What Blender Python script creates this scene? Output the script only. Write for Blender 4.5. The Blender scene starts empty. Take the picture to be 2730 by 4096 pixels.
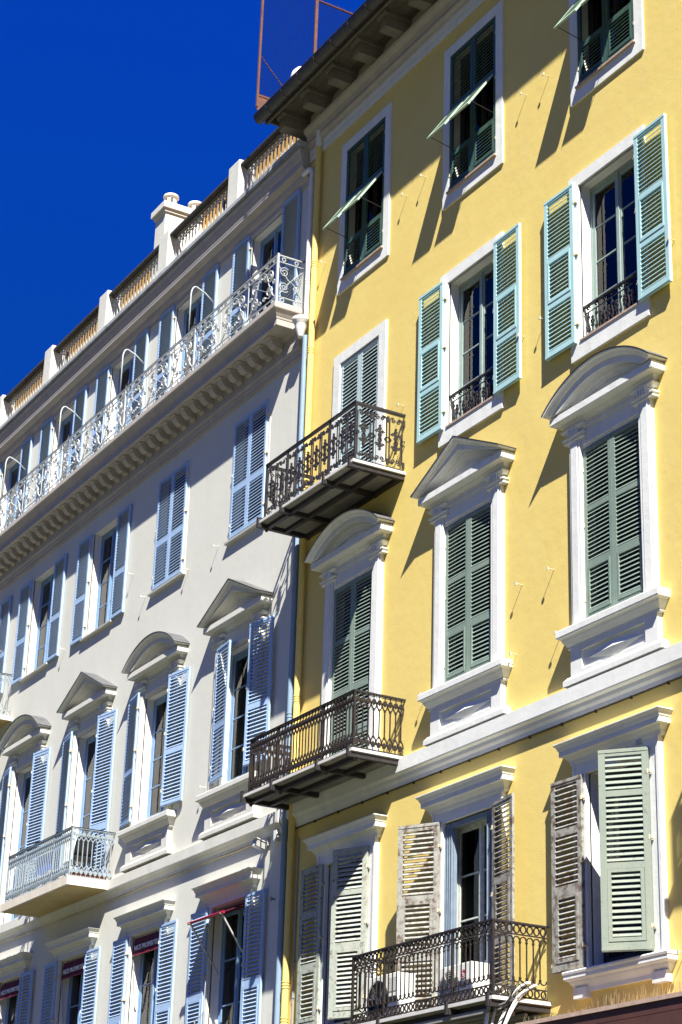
import bpy, math, random
from mathutils import Vector, Matrix
random.seed(7)
R = math.radians
sc = bpy.context.scene
COL = sc.collection

# ------------------------------------------------------------------ camera, sky, sun, exposure
cam = bpy.data.cameras.new('camera'); cam_o = bpy.data.objects.new('camera', cam); COL.objects.link(cam_o)
cam.sensor_fit = 'VERTICAL'; cam.sensor_height = 36.0; cam.lens = 7978.96 / 4096 * 36
cam.clip_start = 0.5; cam.clip_end = 3000
_r = Vector((0.50328, 0.86361, 0.02993)); _d = Vector((-0.31743, 0.21698, -0.92312)); _f = Vector((-0.80371, 0.45509, 0.38334))
cam_o.matrix_world = Matrix.Translation((0, -15, 0)) @ Matrix((_r, -_d, -_f)).transposed().to_4x4()
sc.camera = cam_o

SUN = Vector((2.35, -1.0, 3.1)).normalized()           # direction towards the sun
elev = math.asin(SUN.z)
world = bpy.data.worlds.new('World'); sc.world = world; world.use_nodes = True
wn = world.node_tree; wn.nodes.clear()
sky = wn.nodes.new('ShaderNodeTexSky'); sky.sky_type = 'NISHITA'; sky.sun_disc = False
sky.sun_elevation = elev; sky.sun_rotation = math.atan2(SUN.x, SUN.y)
sky.altitude = 0; sky.air_density = 6.0; sky.dust_density = 0.0; sky.ozone_density = 10.0
bg = wn.nodes.new('ShaderNodeBackground'); bg.inputs['Strength'].default_value = 0.05
wo = wn.nodes.new('ShaderNodeOutputWorld')
tint = wn.nodes.new('ShaderNodeMixRGB'); tint.blend_type = 'MULTIPLY'; tint.inputs['Fac'].default_value = 1.0
tint.inputs['Color2'].default_value = (0.004, 0.115, 1.22, 1)          # polarised deep blue sky
wn.links.new(sky.outputs[0], tint.inputs['Color1']); wn.links.new(tint.outputs[0], bg.inputs[0]); wn.links.new(bg.outputs[0], wo.inputs[0])
sl = bpy.data.lights.new('sun', 'SUN'); sl.energy = 5.0; sl.angle = R(0.5); sl.color = (1.0, 0.976, 0.89)
so = bpy.data.objects.new('sun', sl); COL.objects.link(so)
so.rotation_euler = SUN.to_track_quat('Z', 'Y').to_euler(); so.location = (20, -20, 40)
sc.view_settings.view_transform = 'Standard'; sc.view_settings.look = 'None'
sc.view_settings.exposure = 1.5; sc.view_settings.gamma = 1.0
sc.cycles.max_bounces = 8; sc.cycles.transparent_max_bounces = 16

# ------------------------------------------------------------------ materials
def nd(nt, t, **k):
    n = nt.nodes.new(t)
    for a, b in k.items(): setattr(n, a, b)
    return n
def material(name, c1, c2=None, rough=0.8, scale=1.5, bump=0.0, bscale=40, streak=0.0, streak_col=None, metal=0.0,
             thresh=None, spec=0.3, fine=0.0, dist=0.004):
    m = bpy.data.materials.new(name); m.use_nodes = True; nt = m.node_tree; L = nt.links
    b = nt.nodes['Principled BSDF']
    b.inputs['Roughness'].default_value = rough; b.inputs['Metallic'].default_value = metal
    b.inputs['Specular IOR Level'].default_value = spec
    g = nd(nt, 'ShaderNodeNewGeometry'); pos = g.outputs['Position']
    n = nd(nt, 'ShaderNodeTexNoise'); n.inputs['Scale'].default_value = scale; n.inputs['Detail'].default_value = 8; n.inputs['Roughness'].default_value = 0.65
    L.new(pos, n.inputs['Vector'])
    cr = nd(nt, 'ShaderNodeValToRGB'); c2 = c2 or tuple(x * 0.88 for x in c1)
    lo, hi = thresh or (0.3, 0.7)
    cr.color_ramp.elements[0].position = lo; cr.color_ramp.elements[1].position = hi
    cr.color_ramp.elements[0].color = (*c2, 1); cr.color_ramp.elements[1].color = (*c1, 1)
    L.new(n.outputs['Fac'], cr.inputs['Fac']); out = cr.outputs['Color']
    if streak:
        mp = nd(nt, 'ShaderNodeMapping'); mp.inputs['Scale'].default_value = (5.0, 5.0, 0.45); L.new(pos, mp.inputs['Vector'])
        n2 = nd(nt, 'ShaderNodeTexNoise'); n2.inputs['Scale'].default_value = 1.0; n2.inputs['Detail'].default_value = 6; L.new(mp.outputs[0], n2.inputs['Vector'])
        r2 = nd(nt, 'ShaderNodeMapRange'); r2.inputs['From Min'].default_value = 0.5; r2.inputs['From Max'].default_value = 0.78
        r2.inputs['To Min'].default_value = 0; r2.inputs['To Max'].default_value = streak; L.new(n2.outputs['Fac'], r2.inputs['Value'])
        mx = nd(nt, 'ShaderNodeMixRGB'); L.new(r2.outputs[0], mx.inputs['Fac']); L.new(out, mx.inputs['Color1'])
        mx.inputs['Color2'].default_value = (*(streak_col or tuple(x * 0.5 for x in c1)), 1); out = mx.outputs['Color']
    if fine:
        n3 = nd(nt, 'ShaderNodeTexNoise'); n3.inputs['Scale'].default_value = 55; n3.inputs['Detail'].default_value = 3; L.new(pos, n3.inputs['Vector'])
        r3 = nd(nt, 'ShaderNodeMapRange'); r3.inputs['From Min'].default_value = 0.62; r3.inputs['From Max'].default_value = 0.72
        r3.inputs['To Min'].default_value = 0; r3.inputs['To Max'].default_value = fine; L.new(n3.outputs['Fac'], r3.inputs['Value'])
        mx = nd(nt, 'ShaderNodeMixRGB'); L.new(r3.outputs[0], mx.inputs['Fac']); L.new(out, mx.inputs['Color1'])
        mx.inputs['Color2'].default_value = (*tuple(x * 0.35 for x in c1), 1); out = mx.outputs['Color']
    L.new(out, b.inputs['Base Color'])
    if bump:
        nb = nd(nt, 'ShaderNodeTexNoise'); nb.inputs['Scale'].default_value = bscale; nb.inputs['Detail'].default_value = 5; L.new(pos, nb.inputs['Vector'])
        nb2 = nd(nt, 'ShaderNodeTexNoise'); nb2.inputs['Scale'].default_value = bscale * 0.12; nb2.inputs['Detail'].default_value = 3; L.new(pos, nb2.inputs['Vector'])
        ad = nd(nt, 'ShaderNodeMath', operation='MULTIPLY_ADD'); ad.inputs[1].default_value = 2.2; L.new(nb2.outputs['Fac'], ad.inputs[0]); L.new(nb.outputs['Fac'], ad.inputs[2])
        bp = nd(nt, 'ShaderNodeBump'); bp.inputs['Strength'].default_value = bump; bp.inputs['Distance'].default_value = dist
        L.new(ad.outputs[0], bp.inputs['Height']); L.new(bp.outputs[0], b.inputs['Normal'])
    return m
M = {}
M['yellow'] = material('yellow_stucco', (0.72, 0.56, 0.185), (0.675, 0.51, 0.16), 0.95, 0.9, 0.5, 45, 0.16, (0.60, 0.46, 0.24), spec=0.1, dist=0.0035)
M['cream'] = material('cream_render', (0.61, 0.60, 0.535), (0.57, 0.56, 0.495), 0.95, 0.8, 0.35, 50, 0.18, (0.50, 0.47, 0.41), spec=0.1, dist=0.003)
M['trim'] = material('painted_stone_trim', (0.73, 0.73, 0.69), (0.65, 0.65, 0.615), 0.85, 2.5, 0.4, 60, 0.35, (0.50, 0.47, 0.44), spec=0.15, fine=0.15)
M['wtrim'] = material('cream_stone_trim', (0.64, 0.625, 0.56), (0.57, 0.555, 0.495), 0.85, 2.5, 0.35, 60, 0.3, (0.46, 0.42, 0.37), spec=0.15, fine=0.12)
M['lead'] = material('dark_hood_capping', (0.06, 0.06, 0.065), (0.12, 0.12, 0.12), 0.6, 6)
M['reveal'] = material('window_reveal_plaster', (0.76, 0.74, 0.71), (0.68, 0.66, 0.62), 0.9, 3, 0.2, 60, 0.2)
M['green'] = material('sage_green_shutter_paint', (0.22, 0.285, 0.235), (0.18, 0.235, 0.195), 0.55, 6, 0.1, 90, 0.25, (0.28, 0.30, 0.22), fine=0.25)
M['darkgreen'] = material('dark_green_shutter_paint', (0.05, 0.10, 0.08), (0.04, 0.08, 0.062), 0.5, 6, 0.1, 90)
M['palegreen'] = material('pale_green_paint', (0.36, 0.46, 0.36), (0.30, 0.38, 0.30), 0.55, 6, 0.1, 90)
M['aqua'] = material('aqua_shutter_paint', (0.40, 0.60, 0.60), (0.35, 0.54, 0.545), 0.5, 4, 0.08, 90, 0.12)
M['aquagrey'] = material('pale_grey_green_shutter_paint', (0.42, 0.52, 0.52), (0.36, 0.45, 0.45), 0.55, 5, 0.1, 90, 0.15, fine=0.2)
M['blue'] = material('pale_blue_shutter_paint', (0.35, 0.475, 0.66), (0.30, 0.42, 0.61), 0.5, 5, 0.1, 90, 0.12, (0.45, 0.5, 0.55), fine=0.15)
M['weather'] = material('weathered_grey_shutter_paint', (0.33, 0.355, 0.30), (0.14, 0.11, 0.085), 0.85, 14, 0.6, 70, 0.35, (0.52, 0.47, 0.38), thresh=(0.34, 0.47), fine=0.7)
M['weather2'] = material('peeling_grey_shutter_paint', (0.29, 0.285, 0.25), (0.11, 0.075, 0.055), 0.9, 11, 0.7, 70, 0.4, (0.5, 0.42, 0.34), thresh=(0.38, 0.53), fine=0.8)
M['weather3'] = material('flaking_pale_green_shutter_paint', (0.205, 0.235, 0.195), (0.12, 0.11, 0.085), 0.7, 11, 0.5, 70, 0.25, (0.45, 0.40, 0.28), thresh=(0.30, 0.40), fine=0.6)
M['iron'] = material('black_wrought_iron', (0.018, 0.017, 0.018), (0.04, 0.032, 0.03), 0.45, 12, 0.2, 80, spec=0.4)
M['rustiron'] = material('brown_rusted_iron', (0.013, 0.012, 0.012), (0.035, 0.023, 0.018), 0.6, 9, 0.3, 80, spec=0.25)
M['whiteiron'] = material('white_painted_iron', (0.40, 0.42, 0.43), (0.22, 0.18, 0.14), 0.55, 7, 0.2, 80, thresh=(0.28, 0.42), spec=0.4)
M['blueiron'] = material('pale_blue_painted_iron', (0.25, 0.295, 0.325), (0.19, 0.225, 0.25), 0.5, 8, 0.2, 80, spec=0.4)
M['slab'] = material('pale_marble_slab', (0.62, 0.61, 0.58), (0.52, 0.50, 0.47), 0.7, 5, 0.2, 60, 0.2)
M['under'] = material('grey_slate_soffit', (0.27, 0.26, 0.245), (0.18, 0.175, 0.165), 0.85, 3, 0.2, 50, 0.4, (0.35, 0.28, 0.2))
M['concrete'] = material('cream_concrete_slab', (0.68, 0.62, 0.52), (0.60, 0.53, 0.43), 0.9, 4, 0.2, 50, 0.25, (0.40, 0.33, 0.25))
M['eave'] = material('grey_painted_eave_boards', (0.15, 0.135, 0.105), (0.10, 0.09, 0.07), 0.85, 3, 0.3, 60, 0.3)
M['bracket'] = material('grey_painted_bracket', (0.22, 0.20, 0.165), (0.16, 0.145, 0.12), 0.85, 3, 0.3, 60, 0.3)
M['grille'] = material('blue_grey_grille_paint', (0.20, 0.25, 0.31), (0.14, 0.18, 0.23), 0.6, 6)
M['ochreunder'] = material('ochre_slab_soffit', (0.50, 0.38, 0.17), (0.42, 0.31, 0.14), 0.9, 3, 0.2, 50, 0.3)  # ochre plate, browner than the cream slab above it
M['cornice'] = material('greyed_cornice_stone', (0.46, 0.41, 0.36), (0.38, 0.34, 0.30), 0.9, 3, 0.3, 60, 0.3, (0.28, 0.24, 0.2))
M['gutter'] = material('dark_zinc_gutter', (0.05, 0.047, 0.045), (0.08, 0.072, 0.068), 0.45, 5, spec=0.4)
M['zinc'] = material('pale_zinc_gutter', (0.50, 0.52, 0.52), (0.36, 0.37, 0.36), 0.6, 5, 0.1, 40, 0.4, (0.12, 0.11, 0.10))
M['tile'] = material('terracotta_roof_tile', (0.36, 0.16, 0.09), (0.24, 0.11, 0.07), 0.9, 6, 0.4, 30)
M['bluepipe'] = material('blue_grey_pipe_paint', (0.22, 0.30, 0.39), (0.18, 0.25, 0.33), 0.5, 4)
M['whitepipe'] = material('white_pipe_paint', (0.74, 0.72, 0.69), (0.62, 0.60, 0.57), 0.5, 4)
M['frame'] = material('grey_green_sash_paint', (0.27, 0.34, 0.31), (0.22, 0.28, 0.26), 0.5, 6)
M['bframe'] = material('blue_sash_paint', (0.20, 0.32, 0.50), (0.16, 0.26, 0.42), 0.5, 6)
M['wframe'] = material('worn_white_sash_paint', (0.62, 0.66, 0.60), (0.40, 0.42, 0.36), 0.6, 12)
M['curtain_or_reflection'] = material('cream_curtain_cloth', (0.62, 0.56, 0.45), (0.48, 0.43, 0.35), 0.95, 3)
M['navy'] = material('navy_sky_reflection', (0.02, 0.035, 0.08), (0.01, 0.02, 0.05), 0.95, 3)  # navy colour paints the sky reflected in a pane
M['dark'] = material('indoor_shade_dark', (0.045, 0.045, 0.045), (0.03, 0.03, 0.03), 0.9, 2)  # near-black colour stands in for indoor shade, on rooms and some sashes
M['burg'] = material('burgundy_awning_cloth', (0.11, 0.016, 0.045), (0.085, 0.012, 0.035), 0.8, 8)
M['red'] = material('red_enamel_awning_bar', (0.30, 0.01, 0.03), (0.22, 0.01, 0.02), 0.35, 8)
M['steel'] = material('grey_steel_arm', (0.55, 0.54, 0.52), (0.45, 0.44, 0.42), 0.4, 8, metal=0.3)
M['white'] = material('white_plastic', (0.72, 0.72, 0.69), (0.66, 0.66, 0.62), 0.4, 3, 0, 40, 0.1)
M['lettering'] = material('white_lettering', (0.78, 0.78, 0.78), (0.74, 0.74, 0.74), 0.6, 3)
M['black'] = material('black_plastic', (0.015, 0.015, 0.016), (0.02, 0.02, 0.02), 0.35, 5, spec=0.5)
M['rust'] = material('rusted_steel_post', (0.16, 0.065, 0.04), (0.08, 0.04, 0.03), 0.8, 9, 0.4, 60)
M['wire'] = material('dark_wire', (0.006, 0.006, 0.008), (0.010, 0.009, 0.009), 0.7, 9, spec=0.1)
M['ochre'] = material('ochre_attic_render', (0.62, 0.36, 0.09), (0.50, 0.30, 0.09), 0.9, 2, 0.3, 40, 0.4, (0.35, 0.28, 0.18))
M['pot'] = material('terracotta_planter', (0.42, 0.13, 0.06), (0.32, 0.10, 0.05), 0.8, 8)
M['bluecloth'] = material('bright_blue_canvas', (0.015, 0.16, 0.85), (0.012, 0.13, 0.75), 0.8, 8)
M['wrap'] = material('white_pipe_wrapping', (0.66, 0.64, 0.60), (0.45, 0.42, 0.38), 0.6, 18, 0.5, 70, thresh=(0.3, 0.45), fine=0.6)
M['canopy'] = material('brown_fascia_metal', (0.10, 0.045, 0.035), (0.07, 0.035, 0.03), 0.45, 5, 0, 40, 0.2)
M['flash'] = material('stained_pinkish_flashing', (0.50, 0.36, 0.28), (0.33, 0.24, 0.19), 0.8, 12, 0.4, 60, fine=0.6)
M['straw'] = material('dry_spike_wire', (0.45, 0.33, 0.17), (0.30, 0.22, 0.12), 0.7, 12)
M['logo_red'] = material('crimson_badge', (0.36, 0.008, 0.05), (0.34, 0.008, 0.05), 0.4, 3)
M['asphalt'] = material('asphalt', (0.050, 0.052, 0.033), (0.042, 0.044, 0.028), 0.9, 3, 0.4, 60)
M['paving'] = material('pale_stone_paving', (0.075, 0.075, 0.045), (0.06, 0.06, 0.037), 0.9, 2, 0.3, 40)
M['brass'] = material('cream_painted_iron_pin', (0.62, 0.55, 0.40), (0.50, 0.42, 0.28), 0.6, 12)
M['foliage'] = material('dry_leaf', (0.10, 0.09, 0.04), (0.05, 0.06, 0.03), 0.8, 20)
def glass():
    m = bpy.data.materials.new('window_glass'); m.use_nodes = True; nt = m.node_tree; nt.nodes.clear(); L = nt.links
    o = nd(nt, 'ShaderNodeOutputMaterial'); mix = nd(nt, 'ShaderNodeMixShader'); t = nd(nt, 'ShaderNodeBsdfTransparent')
    t.inputs[0].default_value = (0.78, 0.84, 0.84, 1)
    g = nd(nt, 'ShaderNodeBsdfGlossy'); g.inputs['Roughness'].default_value = 0.02
    f = nd(nt, 'ShaderNodeFresnel'); f.inputs['IOR'].default_value = 1.5
    n = nd(nt, 'ShaderNodeTexNoise'); n.inputs['Scale'].default_value = 3.5
    gm = nd(nt, 'ShaderNodeNewGeometry'); L.new(gm.outputs['Position'], n.inputs['Vector'])
    bp = nd(nt, 'ShaderNodeBump'); bp.inputs['Strength'].default_value = 0.04; bp.inputs['Distance'].default_value = 0.01
    L.new(n.outputs['Fac'], bp.inputs['Height']); L.new(bp.outputs[0], g.inputs['Normal'])
    L.new(f.outputs[0], mix.inputs[0]); L.new(t.outputs[0], mix.inputs[1]); L.new(g.outputs[0], mix.inputs[2]); L.new(mix.outputs[0], o.inputs[0])
    return m
M['glass'] = glass()

# ------------------------------------------------------------------ mesh helper
class G:
    def __init__(s): s.v = []; s.f = []; s.m = []; s.mi = 0
    def add(s, vs, fs):
        b = len(s.v); s.v += [tuple(p) for p in vs]
        for f in fs: s.f.append([b + i for i in f]); s.m.append(s.mi)
    def face(s, *p): s.add(p, [list(range(len(p)))])
    def box(s, x0, x1, y0, y1, z0, z1):
        if x0 > x1: x0, x1 = x1, x0
        if y0 > y1: y0, y1 = y1, y0
        if z0 > z1: z0, z1 = z1, z0
        s.add([(x0,y0,z0),(x1,y0,z0),(x1,y1,z0),(x0,y1,z0),(x0,y0,z1),(x1,y0,z1),(x1,y1,z1),(x0,y1,z1)],
              [[0,3,2,1],[4,5,6,7],[0,1,5,4],[1,2,6,5],[2,3,7,6],[3,0,4,7]])
    def cbox(s, mtx, sx, sy, sz):
        vs = [mtx @ Vector((x*sx/2, y*sy/2, z*sz/2)) for z in (-1,1) for x, y in ((-1,-1),(1,-1),(1,1),(-1,1))]
        s.add(vs, [[0,3,2,1],[4,5,6,7],[0,1,5,4],[1,2,6,5],[2,3,7,6],[3,0,4,7]])
    def ring(s, x0, x1, prof, yb=0.0, close=True):
        # moulding with mitred returns: prof = [(projection, z)] from bottom to top
        vs = []
        for p, z in prof: vs += [(x0-p, yb, z), (x0-p, yb-p, z), (x1+p, yb-p, z), (x1+p, yb, z)]
        fs = []
        for i in range(len(prof)-1):
            a = i*4; b = a+4
            for k in range(3): fs.append([a+k, a+k+1, b+k+1, b+k])
        if close:
            fs.append([3,2,1,0]); n = (len(prof)-1)*4; fs.append([n, n+1, n+2, n+3])
        s.add(vs, fs)
    def prism(s, prof, x0, x1):                     # closed (y,z) profile along x
        n = len(prof)
        s.add([(x0, y, z) for y, z in prof] + [(x1, y, z) for y, z in prof],
              [[i, (i+1) % n, n+(i+1) % n, n+i] for i in range(n)] + [list(range(n))[::-1], list(range(n, 2*n))])
    def tube(s, pts, r, n=6, cap=True):
        pts = [Vector(p) for p in pts]; rs = r if isinstance(r, (list, tuple)) else [r]*len(pts)
        vs = []; prev = None
        for i, p in enumerate(pts):
            t = (pts[min(i+1, len(pts)-1)] - pts[max(i-1, 0)]).normalized()
            if prev is None:
                a = Vector((0,0,1)) if abs(t.z) < 0.9 else Vector((1,0,0)); u = t.cross(a).normalized()
            else: u = (prev - t*prev.dot(t)).normalized()
            prev = u; w = t.cross(u)
            for k in range(n):
                an = 2*math.pi*k/n; vs.append(p + (u*math.cos(an) + w*math.sin(an))*rs[i])
        fs = [[i*n+k, i*n+(k+1) % n, (i+1)*n+(k+1) % n, (i+1)*n+k] for i in range(len(pts)-1) for k in range(n)]
        if cap: fs += [list(range(n))[::-1], list(range((len(pts)-1)*n, len(pts)*n))]
        s.add(vs, fs)
    def lathe(s, cx, cy, prof, n=16):
        vs = [(cx+r*math.cos(2*math.pi*k/n), cy+r*math.sin(2*math.pi*k/n), z) for r, z in prof for k in range(n)]
        fs = [[i*n+k, i*n+(k+1) % n, (i+1)*n+(k+1) % n, (i+1)*n+k] for i in range(len(prof)-1) for k in range(n)]
        s.add(vs, fs + [list(range(n))[::-1], list(range((len(prof)-1)*n, len(prof)*n))])
    def build(s, name, mats, parent=None, smooth=False):
        me = bpy.data.meshes.new(name); me.from_pydata(s.v, [], s.f)
        for m in (mats if isinstance(mats, (list, tuple)) else [mats]): me.materials.append(M[m] if isinstance(m, str) else m)
        me.polygons.foreach_set('material_index', s.m)
        if smooth: me.polygons.foreach_set('use_smooth', [True]*len(me.polygons))
        me.update()
        o = bpy.data.objects.new(name, me); COL.objects.link(o)
        if parent: attach(o, parent)
        return o
def base(o):                                        # world matrix of an object and its parents
    m = Matrix.Translation(o.location) @ o.rotation_euler.to_matrix().to_4x4()
    return (base(o.parent) @ o.matrix_parent_inverse @ m) if o.parent else m
def attach(o, parent): o.parent = parent; o.matrix_parent_inverse = base(parent).inverted()
def tag(o, label, cat=None, group=None, kind=None):
    o['label'] = label
    if cat: o['category'] = cat
    if group: o['group'] = group
    if kind: o['kind'] = kind
    return o
def thing(name, loc, label, cat, group=None):
    o = bpy.data.objects.new(name, None); COL.objects.link(o); o.location = loc; o.empty_display_size = 0.3
    return tag(o, label, cat, group)
def fix_normals(o):
    import bmesh
    bm = bmesh.new(); bm.from_mesh(o.data); bmesh.ops.recalc_face_normals(bm, faces=bm.faces); bm.to_mesh(o.data); bm.free()

# ------------------------------------------------------------------ setting: ground
GZ = -1.65
g = G(); g.face((-900,-900,GZ),(900,-900,GZ),(900,900,GZ),(-900,900,GZ)); o = g.build('ground', 'asphalt'); o['kind'] = 'structure'; o['label'] = 'dark asphalt street below the houses'
g = G(); g.box(-70, 20, -5.5, 0.0, GZ+0.004, GZ+0.14); o = g.build('pavement', 'paving'); o['kind'] = 'structure'; o['label'] = 'pale stone pavement along the foot of the houses'
g = G(); g.box(-70, 20, -40.0, -12.5, GZ+0.004, GZ+0.14); o = g.build('promenade', 'paving'); o['kind'] = 'structure'; o['label'] = 'pale stone promenade across the street'

# ------------------------------------------------------------------ layout of the two facades
XB = -28.02
YC = dict(T=[-25.98,-22.60,-19.13], U=[-25.98,-22.61,-19.19], V=[-25.94,-22.62,-19.21], W=[-25.88,-22.58,-19.25])
WC = dict(P=[-29.68,-33.05,-36.32,-39.58,-42.85], Q=[-29.90,-33.20,-36.54,-39.93,-43.2], R=[-29.91,-33.21,-36.47,-39.87,-43.15], S=[-29.79,-33.05,-36.36,-39.68,-42.95])

YB = thing('yellow_house', (-20, 0, GZ), 'yellow stucco house with white window surrounds and green shutters, right of the drainpipes', 'house')
WB = thing('cream_house', (-36, 0, GZ), 'cream house with pale blue shutters and long white iron balcony, left of the drainpipes', 'house')

def facade(name, x0, x1, z0, z1, holes, depth, mats, parent, y=0.0):
    g = G(); xs = sorted({x0, x1} | {h[0] for h in holes} | {h[1] for h in holes}); zs = sorted({z0, z1} | {h[2] for h in holes} | {h[3] for h in holes})
    for i in range(len(xs)-1):
        for j in range(len(zs)-1):
            cx = (xs[i]+xs[i+1])/2; cz = (zs[j]+zs[j+1])/2
            if any(h[0] < cx < h[1] and h[2] < cz < h[3] for h in holes): continue
            g.face((xs[i],y,zs[j]),(xs[i+1],y,zs[j]),(xs[i+1],y,zs[j+1]),(xs[i],y,zs[j+1]))
    g.mi = 1
    for a, b, c, d in holes:
        g.face((a,y,c),(a,y,d),(a,y+depth,d),(a,y+depth,c)); g.face((b,y,d),(b,y,c),(b,y+depth,c),(b,y+depth,d))
        g.face((a,y,d),(b,y,d),(b,y+depth,d),(a,y+depth,d)); g.face((b,y,c),(a,y,c),(a,y+depth,c),(b,y+depth,c))
        g.mi = 2                                     # room behind each opening, its shade painted near black
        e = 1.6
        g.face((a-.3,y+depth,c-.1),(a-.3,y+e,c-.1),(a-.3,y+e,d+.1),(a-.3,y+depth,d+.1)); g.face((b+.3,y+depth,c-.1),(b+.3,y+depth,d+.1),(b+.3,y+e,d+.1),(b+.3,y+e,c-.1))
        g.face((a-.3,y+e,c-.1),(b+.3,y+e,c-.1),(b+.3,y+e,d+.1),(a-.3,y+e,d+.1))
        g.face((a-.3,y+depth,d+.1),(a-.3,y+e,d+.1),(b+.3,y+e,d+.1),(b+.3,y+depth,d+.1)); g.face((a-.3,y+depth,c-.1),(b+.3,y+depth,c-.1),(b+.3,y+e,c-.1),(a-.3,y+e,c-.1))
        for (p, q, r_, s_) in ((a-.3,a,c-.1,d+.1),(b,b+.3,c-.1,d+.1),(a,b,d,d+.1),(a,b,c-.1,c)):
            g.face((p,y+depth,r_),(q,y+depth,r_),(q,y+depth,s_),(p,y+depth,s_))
        g.mi = 1
    return g.build(name, mats, parent)

holesY = []
for c in YC['T'] + [-15.75]: holesY.append((c-.665, c+.665, 17.08, 19.70))
for i, c in enumerate(YC['U'] + [-15.8]): holesY.append((c-.64, c+.64, 12.62 if i == 0 else 12.93, 15.42))
for i, c in enumerate(YC['V'] + [-15.8]): holesY.append((c-.64, c+.64, 7.98 if i in (0, 3) else 8.76, 11.27))
for i, c in enumerate(YC['W'] + [-15.9]): holesY.append((c-.62, c+.62, 4.02 if i == 1 else 4.30, 6.75))
wallY = facade('wall', XB, -12.0, GZ, 21.2, holesY, 0.24, ['yellow', 'reveal', 'dark'], YB)
holesW = []
for c in WC['P']: holesW.append((c-.62, c+.62, 17.16, 19.68))
for c in WC['Q']: holesW.append((c-.62, c+.62, 13.46, 15.78))
for i, c in enumerate(WC['R']): holesW.append((c-.64, c+.64, 7.93 if i in (2, 3) else 8.80, 11.27))
for c in WC['S']: holesW.append((c-.62, c+.62, 4.2, 6.69))
wallW = facade('wall', -60, XB, GZ, 20.55, holesW, 0.24, ['cream', 'reveal', 'dark'], WB)
g = G(); g.face((XB,0,20.5),(XB,0,21.2),(XB,12,21.2),(XB,12,20.5)); g.face((-12,0,GZ),(-12,12,GZ),(-12,12,21.2),(-12,0,21.2)); g.face((XB,12,GZ),(-12,12,GZ),(-12,12,21.2),(XB,12,21.2)); g.build('side_wall', 'yellow', YB)
g = G(); g.face((-60,0,GZ),(-60,12,GZ),(-60,12,20.55),(-60,0,20.55)); g.face((-60,12,GZ),(XB,12,GZ),(XB,12,20.55),(-60,12,20.55)); g.build('side_wall', 'cream', WB)

# ------------------------------------------------------------------ shutters
def shutter_mesh(w, h, secs, tilt, pitch=0.046, slat=0.036, t=0.035, stile=0.065, thick=0.008, inner=0.035, irreg=0.0, bar=True, seed=1):
    # local frame: hinge edge at x=0, leaf to +x, front face at y=-t, z from 0 to h. secs = [(z0, z1, kind)] fractions of h
    rnd = random.Random(seed); g = G()
    g.box(0, stile, -t, 0, 0, h); g.box(w-stile, w, -t, 0, 0, h)
    zs = [0] + [v*h for s_ in secs for v in s_[:2]] + [h]
    for i in range(0, len(zs), 2): g.box(stile, w-stile, -t+0.002, -0.002, zs[i], zs[i+1])
    for a, b, kind in secs:
        a *= h; b *= h; x0, x1 = stile, w-stile
        if kind == 'open': continue
        if kind == 'flap':
            for bx in ((x0+.004, x0+inner, a+.004, b-.004), (x1-inner, x1-.004, a+.004, b-.004)): g.box(bx[0], bx[1], -t-0.006, -0.004, bx[2], bx[3])
            g.box(x0+inner, x1-inner, -t-0.006, -0.004, a+.004, a+.05); g.box(x0+inner, x1-inner, -t-0.006, -0.004, b-.045, b-.004)
            x0 += inner; x1 -= inner; a += .05; b -= .045
        n = max(1, int(round((b-a)/pitch))); p = (b-a)/n
        for k in range(n):
            zc = a + (k+.5)*p + rnd.uniform(-irreg, irreg)
            m = Matrix.Translation(((x0+x1)/2, -t/2, zc)) @ Matrix.Rotation(tilt + rnd.uniform(-irreg, irreg)*6, 4, 'X') @ Matrix.Rotation(rnd.uniform(-irreg, irreg), 4, 'Y')
            g.cbox(m, x1-x0+.004, slat, thick)
    if bar:
        g.box(0, w, -t-0.005, -t+0.001, 0.012, 0.045); g.box(0, w, -t-0.005, -t+0.001, h-0.045, h-0.012)
    return g
CACHE = {}; HINGE = {}
def shutter(parent, x, y, z, right, ang, mat, w, h, secs, tilt, label=None, **k):
    """right: leaf extends to +x from the hinge when ang = 0; ang swings its free edge out from the wall"""
    key = (w, h, tuple(secs), tilt, right, mat, tuple(sorted(k.items())))
    if key not in CACHE:
        g = shutter_mesh(w, h, secs, tilt, **k)
        if not right: g.v = [(-a, b, c) for a, b, c in g.v]; g.f = [f[::-1] for f in g.f]
        o = g.build('shutter', mat); CACHE[key] = o.data
    else:
        o = bpy.data.objects.new('shutter', CACHE[key]); COL.objects.link(o)
    o.location = (x, y, z); o.rotation_euler = (0, 0, -ang if right else ang)
    attach(o, parent)
    if label: o['label'] = label
    # hinge pins
    sx = -1 if right else 1
    for f in (0.12, 0.55, 0.88):
        if (sx) not in HINGE:
            hg = G(); hg.box(-.012, .012, -.045, -.005, -.035, .02); hg.box(sx*.01, sx*.05, -.03, .0, -.03, -.01)
            ho = hg.build('hinge', 'brass'); HINGE[sx] = ho.data
        else: ho = bpy.data.objects.new('hinge', HINGE[sx]); COL.objects.link(ho)
        ho.location = (x, y, z + h*f); attach(ho, parent)
    return o
D = math.radians
OPENT, SHUTT = D(49), D(56)                          # open leaves show their inner side

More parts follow.
